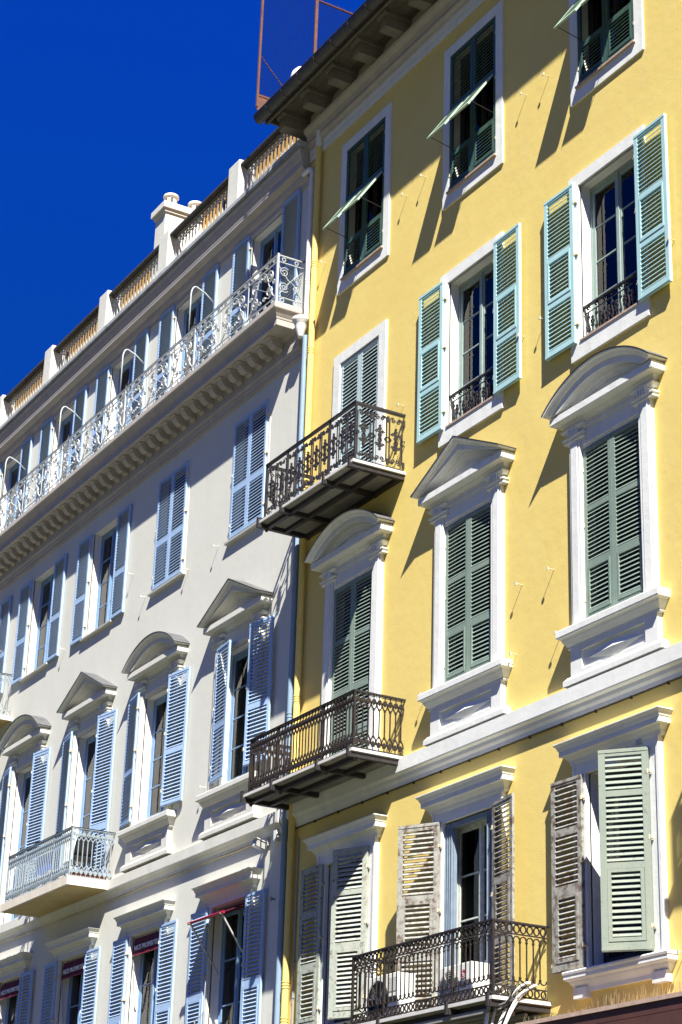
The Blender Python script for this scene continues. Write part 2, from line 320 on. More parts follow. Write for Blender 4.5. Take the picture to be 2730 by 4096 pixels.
# ------------------------------------------------------------------ window parts
def sash(win, c, hw, z0, z1, y, mat, bars=3, glassy=True, fw=0.06, curtain_or_reflection=None, mull=True):
    g = G(); a, b = c-hw, c+hw
    g.box(a, a+.04, y-.03, y+.03, z0, z1); g.box(b-.04, b, y-.03, y+.03, z0, z1); g.box(a+.04, b-.04, y-.03, y+.03, z1-.06, z1); g.box(a+.04, b-.04, y-.03, y+.03, z0, z0+.05)
    for p, q in ((a+.042, c-.004), (c+.004, b-.042)):
        g.box(p, p+fw, y-.022, y+.022, z0+.052, z1-.062); g.box(q-fw, q, y-.022, y+.022, z0+.052, z1-.062)
        g.box(p+fw, q-fw, y-.022, y+.022, z0+.052, z0+.13); g.box(p+fw, q-fw, y-.022, y+.022, z1-.13, z1-.062)
        for k in range(1, bars+1):
            zz = z0+.13 + (z1-.13-z0-.13)*k/(bars+1); g.box(p+fw, q-fw, y-.014, y+.012, zz-.011, zz+.011)
    if mull: g.box(c-.03, c+.03, y-.04, y-.022, z0+.06, z1-.07)
    g.build('casement', mat, win)
    for p, q in ((a+.042+fw, c-.004-fw), (c+.004+fw, b-.042-fw)):
        gg = G(); gg.box(p, q, y-.003, y+.003, z0+.13, z1-.13); gg.build('pane', 'glass', win)
    if curtain_or_reflection:
        for (xa, xb, m) in curtain_or_reflection:
            gc = G(); n = 14; pts = []
            for k in range(n+1): pts.append((c+xa+(xb-xa)*k/n, y+.09+.010*math.sin(k*1.3+c)))
            for k in range(n): gc.face((pts[k][0],pts[k][1],z0+.1),(pts[k+1][0],pts[k+1][1],z0+.1),(pts[k+1][0],pts[k+1][1],z1-.05),(pts[k][0],pts[k][1],z1-.05))
            gc.build('curtain_or_reflection', m, win, smooth=True)  # cream sheets are cloth, navy ones a painted reflection

def hood(win, c, kind, mat, dz=0.0, capmat='lead'):
    g = G(); Z = dz
    # horizontal corona
    g.ring(c-.90, c+.90, [(.03,11.60+Z),(.045,11.615+Z),(.05,11.65+Z),(.09,11.685+Z),(.10,11.70+Z),(.105,11.715+Z),(.215,11.73+Z),(.22,11.74+Z),(.22,11.835+Z),(.20,11.85+Z),(.03,11.875+Z)])
    # raking / curved moulding
    tipz = 11.885+Z; hwid = 1.18
    if kind == 'arch':
        rise = .445; r = (hwid**2+rise**2)/(2*rise); cz = tipz+rise-r; a0 = math.asin(hwid/r); n = 28
        path = [(r*math.sin(-a0+2*a0*k/n), cz+r*math.cos(-a0+2*a0*k/n)) for k in range(n+1)]
        nor = [(math.sin(-a0+2*a0*k/n), math.cos(-a0+2*a0*k/n)) for k in range(n+1)]
    else:
        rise = .575; L = math.hypot(hwid, rise); nx, nz = rise/L, hwid/L
        path = [(-hwid, tipz), (0, tipz+rise), (hwid, tipz)]; nor = [(-nx, nz), (0, 1/nz), (nx, nz)]
    prof = [(-.29,0),(-.29,.07),(-.275,.085),(-.255,.085),(-.225,.115),(-.20,.12),(-.19,.235),(-.10,.235),(-.095,.255),(-.05,.285),(-.035,.315),(-.016,.32),(-.016,0)]
    def sweep(prof, g, clampz):
        np_ = len(prof); vs = []
        for (x, z), (ux, uz) in zip(path, nor):
            for n_, p in prof: vs.append((c+x+ux*n_, -p, max(z+uz*n_, clampz)))
        fs = [[i*np_+k, i*np_+(k+1) % np_, (i+1)*np_+(k+1) % np_, (i+1)*np_+k] for i in range(len(path)-1) for k in range(np_)]
        fs += [list(range(np_))[::-1], list(range((len(path)-1)*np_, len(path)*np_))]
        g.add(vs, fs)
    sweep(prof, g, 11.862+Z)
    sweep([(-.44,-.02),(-.44,.015),(-.425,.03),(-.41,.03),(-.385,.055),(-.36,.06),(-.355,.045),(-.285,.045),(-.285,-.02)], g, 11.862+Z)
    # tympanum face
    ins = [(c+x+ux*-.42, max(z+uz*-.42, 11.86+Z)) for (x, z), (ux, uz) in zip(path, nor)]
    for k in range(len(ins)-1): g.face((ins[k][0],-.005,11.86+Z),(ins[k+1][0],-.005,11.86+Z),(ins[k+1][0],-.005,ins[k+1][1]),(ins[k][0],-.005,ins[k][1]))
    o = g.build('hood', mat, win); fix_normals(o)
    g = G(); sweep([(-.014,0),(-.014,.325),(0,.33),(.004,0)], g, 11.86+Z); o = g.build('hood_capping', capmat, win); fix_normals(o)

def surround_V(win, c, mat, zb, dz=0.0, panel=True, hw=.64):
    g = G(); Z = dz
    for s_ in (-1, 1):
        a, b = sorted((c+s_*hw, c+s_*(hw+.235)))
        g.box(a, b, -.07, .02, zb, 11.42+Z)
        m0, m1 = sorted((c+s_*(hw+.05), c+s_*(hw+.19))); g.box(m0, m1, -.085, -.07, zb, 11.42+Z)
        i0, i1 = sorted((c+s_*(hw-.0), c+s_*(hw+.03))); g.box(i0, i1, -.078, -.07, zb, 11.42+Z)
        g.ring(a, b, [(.075,11.415+Z),(.10,11.42+Z),(.10,11.44+Z),(.085,11.45+Z),(.09,11.47+Z),(.115,11.475+Z),(.115,11.495+Z),(.08,11.505+Z)])
        g.box(a+.005, b-.005, -.10, .0, 11.50+Z, 11.605+Z)
        for k in range(4): x = a+.03+k*.052; g.box(x, x+.024, -.125+.0, -.10, 11.50+Z, 11.60+Z)
        g.ring(a, b, [(.085,11.56+Z),(.10,11.575+Z),(.125,11.60+Z),(.125,11.615+Z)])
    g.box(c-hw, c+hw, -.035, .02, 11.27+Z, 11.62+Z)
    for bx in ((c-hw+.03, c-hw+.09), (c+hw-.09, c+hw-.03)): g.box(bx[0], bx[1], -.055, -.035, 11.31+Z, 11.585+Z)
    g.box(c-hw+.09, c+hw-.09, -.055, -.035, 11.31+Z, 11.355+Z); g.box(c-hw+.09, c+hw-.09, -.055, -.035, 11.54+Z, 11.585+Z)
    o = g.build('window', mat, win)          # architrave mesh is the window itself
    return o

def sill_V(win, c, mat, Z=0.0):
    g = G()
    g.ring(c-.87, c+.87, [(.075,8.46+Z),(.085,8.475+Z),(.085,8.50+Z),(.11,8.53+Z),(.14,8.575+Z),(.15,8.60+Z),(.165,8.615+Z),(.195,8.625+Z),(.20,8.64+Z),(.20,8.72+Z),(.185,8.735+Z),(.0,8.76+Z)])
    o = g.build('sill', mat, win)
    g = G(); g.box(c-.90, c+.90, -.05, .02, 8.075+Z, 8.465+Z)
    for bx in ((c-.90, c-.66), (c+.66, c+.90)): g.box(bx[0], bx[1], -.085, -.05, 8.075+Z, 8.462+Z)
    g.box(c-.66, c+.66, -.085, -.05, 8.40+Z, 8.462+Z); g.box(c-.66, c+.66, -.085, -.05, 8.075+Z, 8.135+Z)
    zc = 8.268+Z; g.add([(c-.62,-.051,zc),(c,-.051,zc+.115),(c+.62,-.051,zc),(c,-.051,zc-.115),(c,-.10,zc)], [[0,4,1],[1,4,2],[2,4,3],[3,4,0]])
    g.ring(c-.90, c+.90, [(.125,7.965+Z),(.125,8.035+Z),(.11,8.05+Z),(.09,8.075+Z),(.086,8.085+Z)])
    o = g.build('apron_panel', mat, win)

def architrave(c, hw, wd, z0, z1, p, mat, parent, bottom=True, step=True):
    g = G()
    g.box(c-hw-wd, c-hw, -p, .02, z0, z1); g.box(c+hw, c+hw+wd, -p, .02, z0, z1)
    g.box(c-hw, c+hw, -p, .02, z1-wd if bottom is not None else z1-wd, z1)
    if bottom: g.box(c-hw, c+hw, -p, .02, z0, z0+wd*.92)
    if step:
        for s_ in (-1, 1):
            a, b = sorted((c+s_*(hw+wd-.0), c+s_*(hw+wd-.05))); g.box(a, b, -p-.02, -p, z0, z1+.0)
    return g.build('window', mat, parent)

# ------------------------------------------------------------------ yellow house windows
for i, c in enumerate(YC['T']):
    g = G(); hw = .665; p = .03
    g.box(c-.85, c-hw, -p, .02, 16.84, 19.885); g.box(c+hw, c+.85, -p, .02, 16.84, 19.885); g.box(c-hw, c+hw, -p, .02, 19.70, 19.885); g.box(c-hw, c+hw, -p, .02, 16.84, 17.05)
    win = g.build('window', 'trim', YB)
    g = G(); g.box(c-.69, c+.69, -.07, .05, 17.05, 17.08); g.build('sill', 'flash', win)
    for s_ in (0, 1):
        x = c-.66 if s_ == 0 else c+.66
        shutter(win, x, .012, 17.085, s_ == 0, 0, 'darkgreen', .655, 2.61, [(.035,.255,'flap'),(.275,.585,'open'),(.62,.975,'s')], SHUTT, pitch=.060, slat=.053)
        # propped flap
        hx0, hx1 = (c-.60, c-.07) if s_ == 0 else (c+.07, c+.60)
        a = Vector((0, -.03, 18.60)); b = Vector((0, -.50, 17.88)); L = (b-a).length; ang = math.atan2(b.y-a.y, -(b.z-a.z))
        g = G(); w = hx1-hx0; T = Matrix.Translation((0,0,0))
        def bx(u0, u1, v0, v1, t=.03):
            m = Matrix.Translation((hx0+(u0+u1)/2, a.y, a.z)) @ Matrix.Rotation(ang, 4, 'X') @ Matrix.Translation((0, 0, -(v0+v1)/2)); g.cbox(m, u1-u0, t, v1-v0)
        bx(0, .06, 0, L); bx(w-.06, w, 0, L); bx(.06, w-.06, 0, .07); bx(.06, w-.06, L-.08, L)
        for k in range(14):
            v = .09+(L-.19)*(k+.5)/14
            m = Matrix.Translation((hx0+w/2, a.y, a.z)) @ Matrix.Rotation(ang, 4, 'X') @ Matrix.Translation((0, 0, -v)) @ Matrix.Rotation(D(68), 4, 'X'); g.cbox(m, w-.12, .062, .007)
        f = g.build('shutter_flap', 'palegreen', win)
        g = G(); xx = hx0 if s_ == 0 else hx1
        g.tube([(xx, -.46, 17.95), (xx, -.02, 18.0-.12)], .007, 5); g.build('stay_rod', 'iron', win)
    sash(win, c, .665, 17.085, 19.70, .21, 'dark', 2)  # sash coloured dark so the slat gaps read as shade

AQO = dict(pitch=.066, slat=.064, stile=.075, t=.045, thick=.009)
AQ = dict(pitch=.066, slat=.062, stile=.075)
for i, c in enumerate(YC['U']):
    if i == 0:
        g = G(); g.box(c-.86, c-.64, -.04, .02, 12.62, 15.61); g.box(c+.64, c+.86, -.04, .02, 12.62, 15.61); g.box(c-.64, c+.64, -.04, .02, 15.42, 15.61)
        win = g.build('window', 'trim', YB)
        for s_ in (0, 1): shutter(win, c-.635 if s_ == 0 else c+.635, .02, 12.64, s_ == 0, 0, 'aquagrey', .63, 2.76, [(.03,.40,'flap'),(.44,.975,'s')], SHUTT, **AQ)
        sash(win, c, .64, 12.64, 15.42, .2, 'dark', 3)  # dark sash colour stands in for shade behind the closed leaves
        continue
    g = G(); g.box(c-.86, c-.64, -.04, .02, 12.65, 15.61); g.box(c+.64, c+.86, -.04, .02, 12.65, 15.61); g.box(c-.64, c+.64, -.04, .02, 15.42, 15.61); g.box(c-.64, c+.64, -.04, .02, 12.65, 12.90)
    win = g.build('window', 'trim', YB)
    g = G(); g.box(c-.64, c+.64, -.055, .22, 12.90, 12.93); g.build('sill', 'flash', win)
    for s_ in (0, 1):
        x = c-.71 if s_ == 0 else c+.71
        shutter(win, x, -.044, 12.90, s_ == 1, D(1), 'aqua', .68, 2.58, [(.04,.30,'s'),(.335,.60,'flap'),(.62,.972,'s')], D(52), **AQO)
    sash(win, c, .64, 12.93, 15.42, .2, 'frame', 3, curtain_or_reflection=[(-.55,-.12,'curtain_or_reflection'),(.05,.6,'navy')])  # navy sheet stands for sky reflected in the right-hand pane
for i, c in enumerate(YC['V']):
    win = surround_V(YB, c, 'trim', 7.98 if i == 0 else 8.76)
    hood(win, c, 'arch' if i != 1 else 'gable', 'trim')
    zb = 8.0 if i == 0 else 8.80
    secs = [(.03,.30,'flap'),(.33,.62,'s'),(.65,.975,'s')] if i else [(.02,.20,'s'),(.22,.44,'flap'),(.46,.70,'s'),(.72,.98,'s')]
    if i: sill_V(win, c, 'trim')
    for s_ in (0, 1): shutter(win, c-.635 if s_ == 0 else c+.635, .012, zb, s_ == 0, D(1.5), 'green', .632, 11.255-zb, secs, SHUTT, pitch=.060, slat=.053, stile=.07)
    sash(win, c, .64, zb, 11.27, .2, 'dark', 3)  # shade behind the slats is put into the sash colour
def cornice_W(win, c, mat, z):
    g = G(); g.ring(c-.85, c+.85, [(.065,z-.22),(.075,z-.20),(.085,z-.16),(.12,z-.12),(.13,z-.105),(.17,z-.10),(.175,z-.095),(.175,z-.03),(.185,z-.02),(.20,z+.02),(.225,z+.045),(.235,z+.055),(.235,z+.068),(.0,z+.10)])
    return g.build('cornice', mat, win)
for i, c in enumerate(YC['W']):
    win = architrave(c, .62, .25, 4.02 if i == 1 else 4.28, 7.0, .06, 'trim', YB, bottom=False)
    cornice_W(win, c, 'trim', 7.12)
    if i != 1:
        g = G(); g.ring(c-.86, c+.86, [(.05,4.07),(.06,4.09),(.10,4.14),(.11,4.165),(.15,4.18),(.155,4.19),(.155,4.24),(.165,4.245),(.17,4.27),(.16,4.285),(0,4.30)])
        for s_ in (-1, 1): a, b = sorted((c+s_*.64, c+s_*.90)); g.box(a, b, -.09, .02, 3.95, 4.08)
        g.box(c-.64, c+.64, -.05, .02, 4.02, 4.075); g.build('sill', 'trim', win)
    sash(win, c, .62, 4.02 if i == 1 else 4.30, 6.75, .2, 'wframe' if i == 1 else 'dark', 3, fw=.05)  # outer two sashes coloured dark for the shade inside the openings
    WS = dict(pitch=.068, slat=.058, stile=.085, thick=.011, irreg=.004, inner=.05)
    S3 = [(.03,.36,'flap'),(.41,.68,'s'),(.72,.965,'s')]
    if i == 2:
        shutter(win, c-.66, -.07, 4.30, False, D(2), 'weather2', .62, 2.44, [(.045,.39,'flap'),(.44,.70,'s'),(.74,.97,'s')], OPENT, 'weathered grey shutter folded back against the wall', seed=3, **WS)
        shutter(win, c+.68, -.07, 4.33, False, D(37), 'weather3', .63, 2.46, [(.045,.40,'flap'),(.43,.76,'s'),(.79,.965,'s')], SHUTT, 'pale green flaking shutter standing half open', seed=4, **WS)
    elif i == 1:
        shutter(win, c-.66, -.07, 4.03, False, D(29), 'weather2', .66, 2.74, [(.03,.30,'s'),(.34,.60,'flap'),(.63,.965,'s')], OPENT, 'peeling shutter swung back left of the balcony door', seed=5, **WS)
        shutter(win, c+.68, -.07, 4.03, True, D(9), 'weather2', .62, 2.74, [(.03,.30,'s'),(.34,.60,'flap'),(.63,.965,'s')], OPENT, 'peeling shutter swung back right of the balcony door', seed=6, **WS)
        g = G()
        for s_ in (-1, 1):
            for k in range(7): x = c+s_*(.60-.026*k); g.box(x-.008, x+.008, -.03+.012*(k % 2), .06, 4.03, 6.70)
            a, b = sorted((c+s_*.62, c+s_*.42)); g.box(a, b, .0, .055, 4.03, 6.72)
        g.box(c-.60, c+.60, -.02, .06, 6.66, 6.72); g.build('folding_grille', 'grille', win)
    else:
        shutter(win, c-.66, -.07, 4.30, False, D(2), 'weather', .62, 2.46, [(.045,.36,'flap'),(.40,.68,'s'),(.72,.965,'s')], OPENT, 'grey weathered shutter folded back beside the drainpipe', seed=7, **WS)
        shutter(win, c+.68, -.07, 4.30, False, D(23), 'weather', .64, 2.50, [(.045,.40,'flap'),(.44,.72,'s'),(.75,.965,'s')], SHUTT, 'grey green shutter standing ajar', seed=8, **WS)

# string course, eave cornice, eaves
g = G(); prof = [(0,7.545),(-.03,7.55),(-.035,7.60),(-.06,7.64),(-.07,7.69),(-.115,7.715),(-.12,7.73),(-.12,7.93),(-.0,7.985)]
g.prism(prof, XB+.03, -12.0); g.build('string_course', 'trim', YB)
g = G(); g.tube([(XB+.05, -.015, 7.53), (-24,-.02,7.535), (-20,-.02,7.53), (-12.0, -.02, 7.54)], .011, 5)
for k in range(22): x = XB+.3+k*.73; g.box(x, x+.02, -.03, 0, 7.51, 7.55)
g.build('cable', 'iron', YB)
g = G(); prof = [(0,20.175),(-.03,20.18),(-.03,20.295),(-.038,20.30),(-.038,20.42),(-.06,20.425),(-.075,20.47),(-.11,20.50),(-.12,20.53),(-.10,20.60),(-.13,20.70),(-.19,20.78),(-.20,20.84),(-.05,20.87),(-.05,21.198),(-.0,21.199)]
g.prism(prof, XB-.01, -12.0); o = g.build('eave_cornice', 'cornice', YB)
g = G(); g.prism([(0,20.18),(-.036,20.18),(-.036,20.293),(0,20.293)], XB-.02, -12.0); g.prism([(0,20.305),(-.044,20.305),(-.044,20.42),(0,20.42)], XB-.02, -12.0); g.build('painted_fascia_band', 'trim', YB)
XE = -28.46
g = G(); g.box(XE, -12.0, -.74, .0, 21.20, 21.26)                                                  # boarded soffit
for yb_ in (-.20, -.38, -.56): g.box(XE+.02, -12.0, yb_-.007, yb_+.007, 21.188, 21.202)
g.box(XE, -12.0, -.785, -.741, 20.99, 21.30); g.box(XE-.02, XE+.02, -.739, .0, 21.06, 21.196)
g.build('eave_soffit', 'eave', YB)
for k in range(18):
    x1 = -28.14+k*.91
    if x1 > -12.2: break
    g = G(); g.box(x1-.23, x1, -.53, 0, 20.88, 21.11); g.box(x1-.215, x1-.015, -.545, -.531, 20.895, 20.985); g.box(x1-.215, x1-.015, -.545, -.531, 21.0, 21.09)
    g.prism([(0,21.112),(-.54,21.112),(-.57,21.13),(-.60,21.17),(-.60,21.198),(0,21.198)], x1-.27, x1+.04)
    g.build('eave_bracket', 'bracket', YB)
g = G(); n = 12; gc, gz = -.905, 21.12
pts = [(gc-.115*math.cos(math.pi*k/n+0.0), gz-.14*math.sin(math.pi*k/n)) for k in range(n+1)]
inner = [(gc-.108*math.cos(math.pi*k/n), gz-.133*math.sin(math.pi*k/n)) for k in range(n+1)]
g.prism(pts + inner[::-1], XE-.03, -12.0)
g.prism([(y, z) for y, z in pts], XE-.035, XE-.02)
for k in range(40):
    x = XE+.42+k*.60
    if x > -12.1: break
    o2 = [(gc-.124*math.cos(math.pi*j/n), gz-.149*math.sin(math.pi*j/n)) for j in range(n+1)]
    g.prism(o2 + pts[::-1], x, x+.014)
g.tube([(XE-.03, gc-.118, gz+.003), (-12.0, gc-.118, gz+.003)], .010, 6); g.build('gutter', 'gutter', YB, smooth=False)
g = G(); g.face((XE,-.84,21.16),(-12,-.84,21.16),(-12,6,24.2),(XE,6,24.2)); g.face((XE,6,24.2),(-12,6,24.2),(-12,12.5,21.0),(XE,12.5,21.0)); g.face((XE,-.84,21.12),(-12,-.84,21.12),(-12,6,24.15),(XE,6,24.15))
for k in range(60):
    x = XE+.1+k*.27
    if x > -12.1: break
    g.tube([(x,-.88,21.19),(x,6,24.24)], .07, 8)
roofY = g.build('roof', 'tile', YB)
g = G(); g.lathe(-27.55, -.55, [(.16,21.36),(.16,21.50),(.20,21.52),(.20,21.60),(.17,21.70),(.10,21.78),(.02,21.81)], 20); o = g.build('roof_vent', 'white', roofY, smooth=True)

# pipes
g = G(); px, py = -27.595, -.09
g.tube([(px,py,GZ),(px,py,20.27)], .056, 14)
for z in (19.5-1.75, 16.02, 14.0, 10.95, 9.62, 7.2, 5.0+.0, 4.45, 2.0):
    for dz in (0, .045, .09): g.tube([(px,py,z+dz),(px,py,z+dz+.02)], .064, 14)
g.build('downpipe', 'yellow', YB, smooth=False)
g = G(); g.tube([(px,py,20.272),(px,py,20.62)], .058, 14); g.build('downpipe_head', 'trim', YB)
g = G(); g.tube([(-27.475,-.02,GZ),(-27.475,-.02,7.35)], .012, 6)
for k in range(12): g.box(-27.492, -27.458, -.035, 0, 1.0+k*.55, 1.02+k*.55)
g.build('conduit', 'bluepipe', YB)
g = G(); px, py = -27.80, -.10
g.tube([(-28.1,-.12,19.93),(-27.87,-.12,19.93),(-27.82,-.11,19.90),(px,py,19.83),(px,py,19.6),(px,py,16.75)], .048, 14)
for z in (19.45, 17.5): g.tube([(px,py,z),(px,py,z+.02)], .056, 14); g.tube([(px,py,z+.05),(px,py,z+.07)], .056, 14)
g.build('downpipe', 'whitepipe', WB)
g = G(); g.lathe(px-.04, py-.08, [(.045,16.40),(.055,16.44),(.085,16.52),(.105,16.60),(.12,16.68),(.155,16.72),(.165,16.76),(.155,16.79),(.0,16.80)], 20); g.build('rainwater_hopper', 'whitepipe', WB, smooth=True)
g = G(); g.tube([(px,py,GZ),(px,py,16.45)], .050, 14)
for z in (13.95, 11.6, 9.4, 6.3): g.tube([(px,py,z),(px,py,z+.03)], .058, 14); g.tube([(px,py,z+.06),(px,py,z+.08)], .058, 14)
g.build('downpipe', 'bluepipe', WB)

# ------------------------------------------------------------------ ironwork
def iron(g, p0, p1, polys, a=.006, b=.007, k_=1.0):
    """polys = [(points (s,z), closed, a, b)] in the plane through p0-p1"""
    P0 = Vector((p0[0], p0[1], 0)); d = Vector((p1[0]-p0[0], p1[1]-p0[1], 0)).normalized(); nn = Vector((-d.y, d.x, 0))
    for it in polys:
        pts, closed = it[0], it[1]; aa = it[2] if len(it) > 2 and it[2] else a; bb = it[3] if len(it) > 3 and it[3] else b
        aa *= k_
        n = len(pts); vs = []
        for i in range(n):
            if closed: q0 = pts[(i-1) % n]; q1 = pts[(i+1) % n]
            else: q0 = pts[max(i-1,0)]; q1 = pts[min(i+1,n-1)]
            tx, tz = q1[0]-q0[0], q1[1]-q0[1]; l = math.hypot(tx, tz) or 1; nx, nz = -tz/l, tx/l
            for (sa, sb) in ((-1,-1),(1,-1),(1,1),(-1,1)):
                s_, z_ = pts[i][0]+nx*aa*sa, pts[i][1]+nz*aa*sa; w = P0 + d*s_ + nn*(bb*sb); vs.append((w.x, w.y, z_))
        fs = []
        for i in range(n if closed else n-1):
            j = (i+1) % n
            for k in range(4): fs.append([i*4+k, i*4+(k+1) % 4, j*4+(k+1) % 4, j*4+k])
        if not closed: fs += [[0,3,2,1], [(n-1)*4+k for k in range(4)]]
        g.add(vs, fs)
def circ(cx, cz, r, n=12, rz=None): return [(cx+r*math.cos(2*math.pi*k/n), cz+(rz or r)*math.sin(2*math.pi*k/n)) for k in range(n)]
def arc(cx, cz, r, a0, a1, n=8, rz=None): return [(cx+r*math.cos(D(a0+(a1-a0)*k/n)), cz+(rz or r)*math.sin(D(a0+(a1-a0)*k/n))) for k in range(n+1)]
def spiral(cx, cz, r, a0, turns, n=22, r1=.15, rz=1.0):
    return [(cx+r*(1-(1-r1)*k/n)*math.cos(D(a0)+2*math.pi*turns*k/n), cz+rz*r*(1-(1-r1)*k/n)*math.sin(D(a0)+2*math.pi*turns*k/n)) for k in range(n+1)]
def rail_bars(L, z0, h):
    P = [([(0,z0+h),(L,z0+h)],False,.010,.022), ([(0,z0+h-.03),(L,z0+h-.03)],False,.004,.006), ([(0,z0+.03),(L,z0+.03)],False,.007,.010)]
    n = max(2, int(round(L/.092))); s = L/n
    for k in range(n):
        x = (k+.5)*s
        P.append(([(x,z0+.23),(x,z0+h-.22)],False,.0075,.0075)); P.append(([(x,z0+.03),(x,z0+.07)],False,.006,.006)); P.append(([(x,z0+h-.06),(x,z0+h)],False,.006,.006))
        for zc, sg in ((z0+.135, 1), (z0+h-.125, -1)):
            P.append((circ(x, zc-.03*sg, .018, 7), True, .011, .013)); P.append((circ(x-.024, zc-.005*sg, .011, 6), True, .010, .012)); P.append((circ(x+.024, zc-.005*sg, .011, 6), True, .010, .012)); P.append((circ(x, zc+.018*sg, .010, 6), True, .007, .008))
            P.append(([(x, zc+.10*sg), (x-s*.30, zc+.075*sg), (x-s*.46, zc+.03*sg), (x-s*.46, zc+.0*sg)], False, .007, .008)); P.append(([(x, zc+.10*sg), (x+s*.30, zc+.075*sg), (x+s*.46, zc+.03*sg), (x+s*.46, zc+.0*sg)], False, .007, .008))
            P.append(([(x, zc+.085*sg), (x, zc+.115*sg)], False, .014, .014))
    return P
def rail_circles(L, z0, h):
    P = [([(0,z0+h),(L,z0+h)],False,.010,.020), ([(0,z0+h-.135),(L,z0+h-.135)],False,.007,.009), ([(0,z0+.03),(L,z0+.03)],False,.007,.010), ([(0,z0+.145),(L,z0+.145)],False,.007,.009)]
    n = max(2, int(round(L/.108))); s = L/n
    for k in range(n):
        x = (k+.5)*s
        P.append((circ(x, z0+h-.068, .042, 12, .050), True, .0065, .008)); P.append((circ(x, z0+.088, .036, 12, .044), True, .0065, .008))
        P.append((arc(x, z0+.145+.115, s*.47, 180, 360, 8), False, .006, .008)); P.append((arc(x, z0+h-.135-.075, s*.47, 0, 180, 8), False, .006, .008))
        xb = k*s
        if k: P.append(([(xb,z0+.25),(xb,z0+h-.21)],False,.0065,.0065)); P.append(([(xb,z0+h-.245),(xb,z0+h-.22)],False,.012,.012)); P.append(([(xb,z0+.25),(xb,z0+.275)],False,.012,.012))
    return P
def rail_loops(L, z0, h):
    P = [([(0,z0+h),(L,z0+h)],False,.010,.022), ([(0,z0+h-.035),(L,z0+h-.035)],False,.005,.008), ([(0,z0+.03),(L,z0+.03)],False,.007,.010)]
    n = max(1, int(round(L/.305))); s = L/n
    for k in range(n):
        c = (k+.5)*s; w = s*.40; zt = z0+h-.06; zb = z0+.06
        for sg in (-1, 1):
            P.append(([(c+sg*w, zb+.10), (c+sg*w, zt-.10)], False, .007, .008))
            P.append((arc(c+sg*w-sg*.06, zt-.10, .06, 0 if sg > 0 else 180, 90, 6), False, .007, .008)); P.append((arc(c+sg*w-sg*.06, zb+.10, .06, 0 if sg > 0 else 180, -90 if sg > 0 else 270, 6), False, .007, .008))
            P.append((spiral(c+sg*.04, zt-.085, .042, 90, -sg*1.3, 14), False, .006, .008)); P.append((spiral(c+sg*.04, zb+.085, .042, -90, sg*1.3, 14), False, .006, .008))
            P.append((spiral(c+sg*.055, z0+h*.62, .032, 0 if sg > 0 else 180, -sg*1.2, 10), False, .006, .008)); P.append((spiral(c+sg*.055, z0+h*.38, .032, 0 if sg > 0 else 180, sg*1.2, 10), False, .006, .008))
            P.append((arc(c+sg*w, z0+h*.5, .03, 90, 270 if sg > 0 else -90, 6), False, .006, .008))
        P.append((circ(c+s*.5, z0+h*.5, .042, 10), True, .006, .008))
        for zz in (z0+h-.13, z0+.13): P.append(([(c+s*.5, zz-.06), (c+s*.5, zz-.02), (c+s*.5, zz+.04)], False, .014, .012))
        for zz, r in ((.30,.008),(.36,.022),(.41,.012),(.46,.026),(.50,.012),(.55,.024),(.60,.012),(.66,.018),(.71,.006)): P.append((circ(c, z0+h*zz, r, 7), True, .010, .012))
    return P
def rail_scroll(L, z0, h):
    P = [([(0,z0+h),(L,z0+h)],False,.010,.020), ([(0,z0+h-.125),(L,z0+h-.125)],False,.005,.012), ([(0,z0+.02),(L,z0+.02)],False,.006,.014), ([(0,z0+.125),(L,z0+.125)],False,.005,.012)]
    n = max(1, int(round(L/1.12))); s = L/n; A, B = .0045, .013
    for k in range(n):
        for q in range(4):
            x = k*s+(q+.5)*s/4
            P.append((spiral(x, z0+h-.063, .045, 0, 1.6, 14), False, A, B)); P.append((spiral(x, z0+.073, .042, 180, 1.6, 14), False, A, B))
        for sg, cx in ((1, k*s+s*.25), (-1, k*s+s*.75)):
            P.append((spiral(cx, z0+h*.66, .135, -60*sg+90, sg*1.9, 34), False, A, B)); P.append((spiral(cx+.01*sg, z0+h*.355, .135, 60*sg-90, -sg*1.9, 34), False, A, B))
            P.append((spiral(cx-.17*sg, z0+h*.50, .055, 0, sg*1.6, 16), False, A, B)); P.append((spiral(cx+.20*sg, z0+h*.75, .05, 0, sg*1.5, 14), False, A, B)); P.append((spiral(cx+.20*sg, z0+h*.27, .05, 0, -sg*1.5, 14), False, A, B))
            P.append(([(cx-.24*sg, z0+.13), (cx-.13*sg, z0+.22), (cx+.02*sg, z0+h*.5), (cx+.13*sg, z0+h-.22), (cx+.25*sg, z0+h-.13)], False, A, B))
        P.append(([(k*s+s*.5-.2, z0+h*.5+.12), (k*s+s*.5, z0+h*.5), (k*s+s*.5+.2, z0+h*.5-.12)], False, A, B))
        P.append(([(k*s,z0+.02),(k*s,z0+h)],False,.006,.008))
    return P
IW = dict(bars=(.006,.007,1.15), circles=(.006,.007,1.15), loops=(.006,.007,1.35), scroll=(.006,.007,1.0))
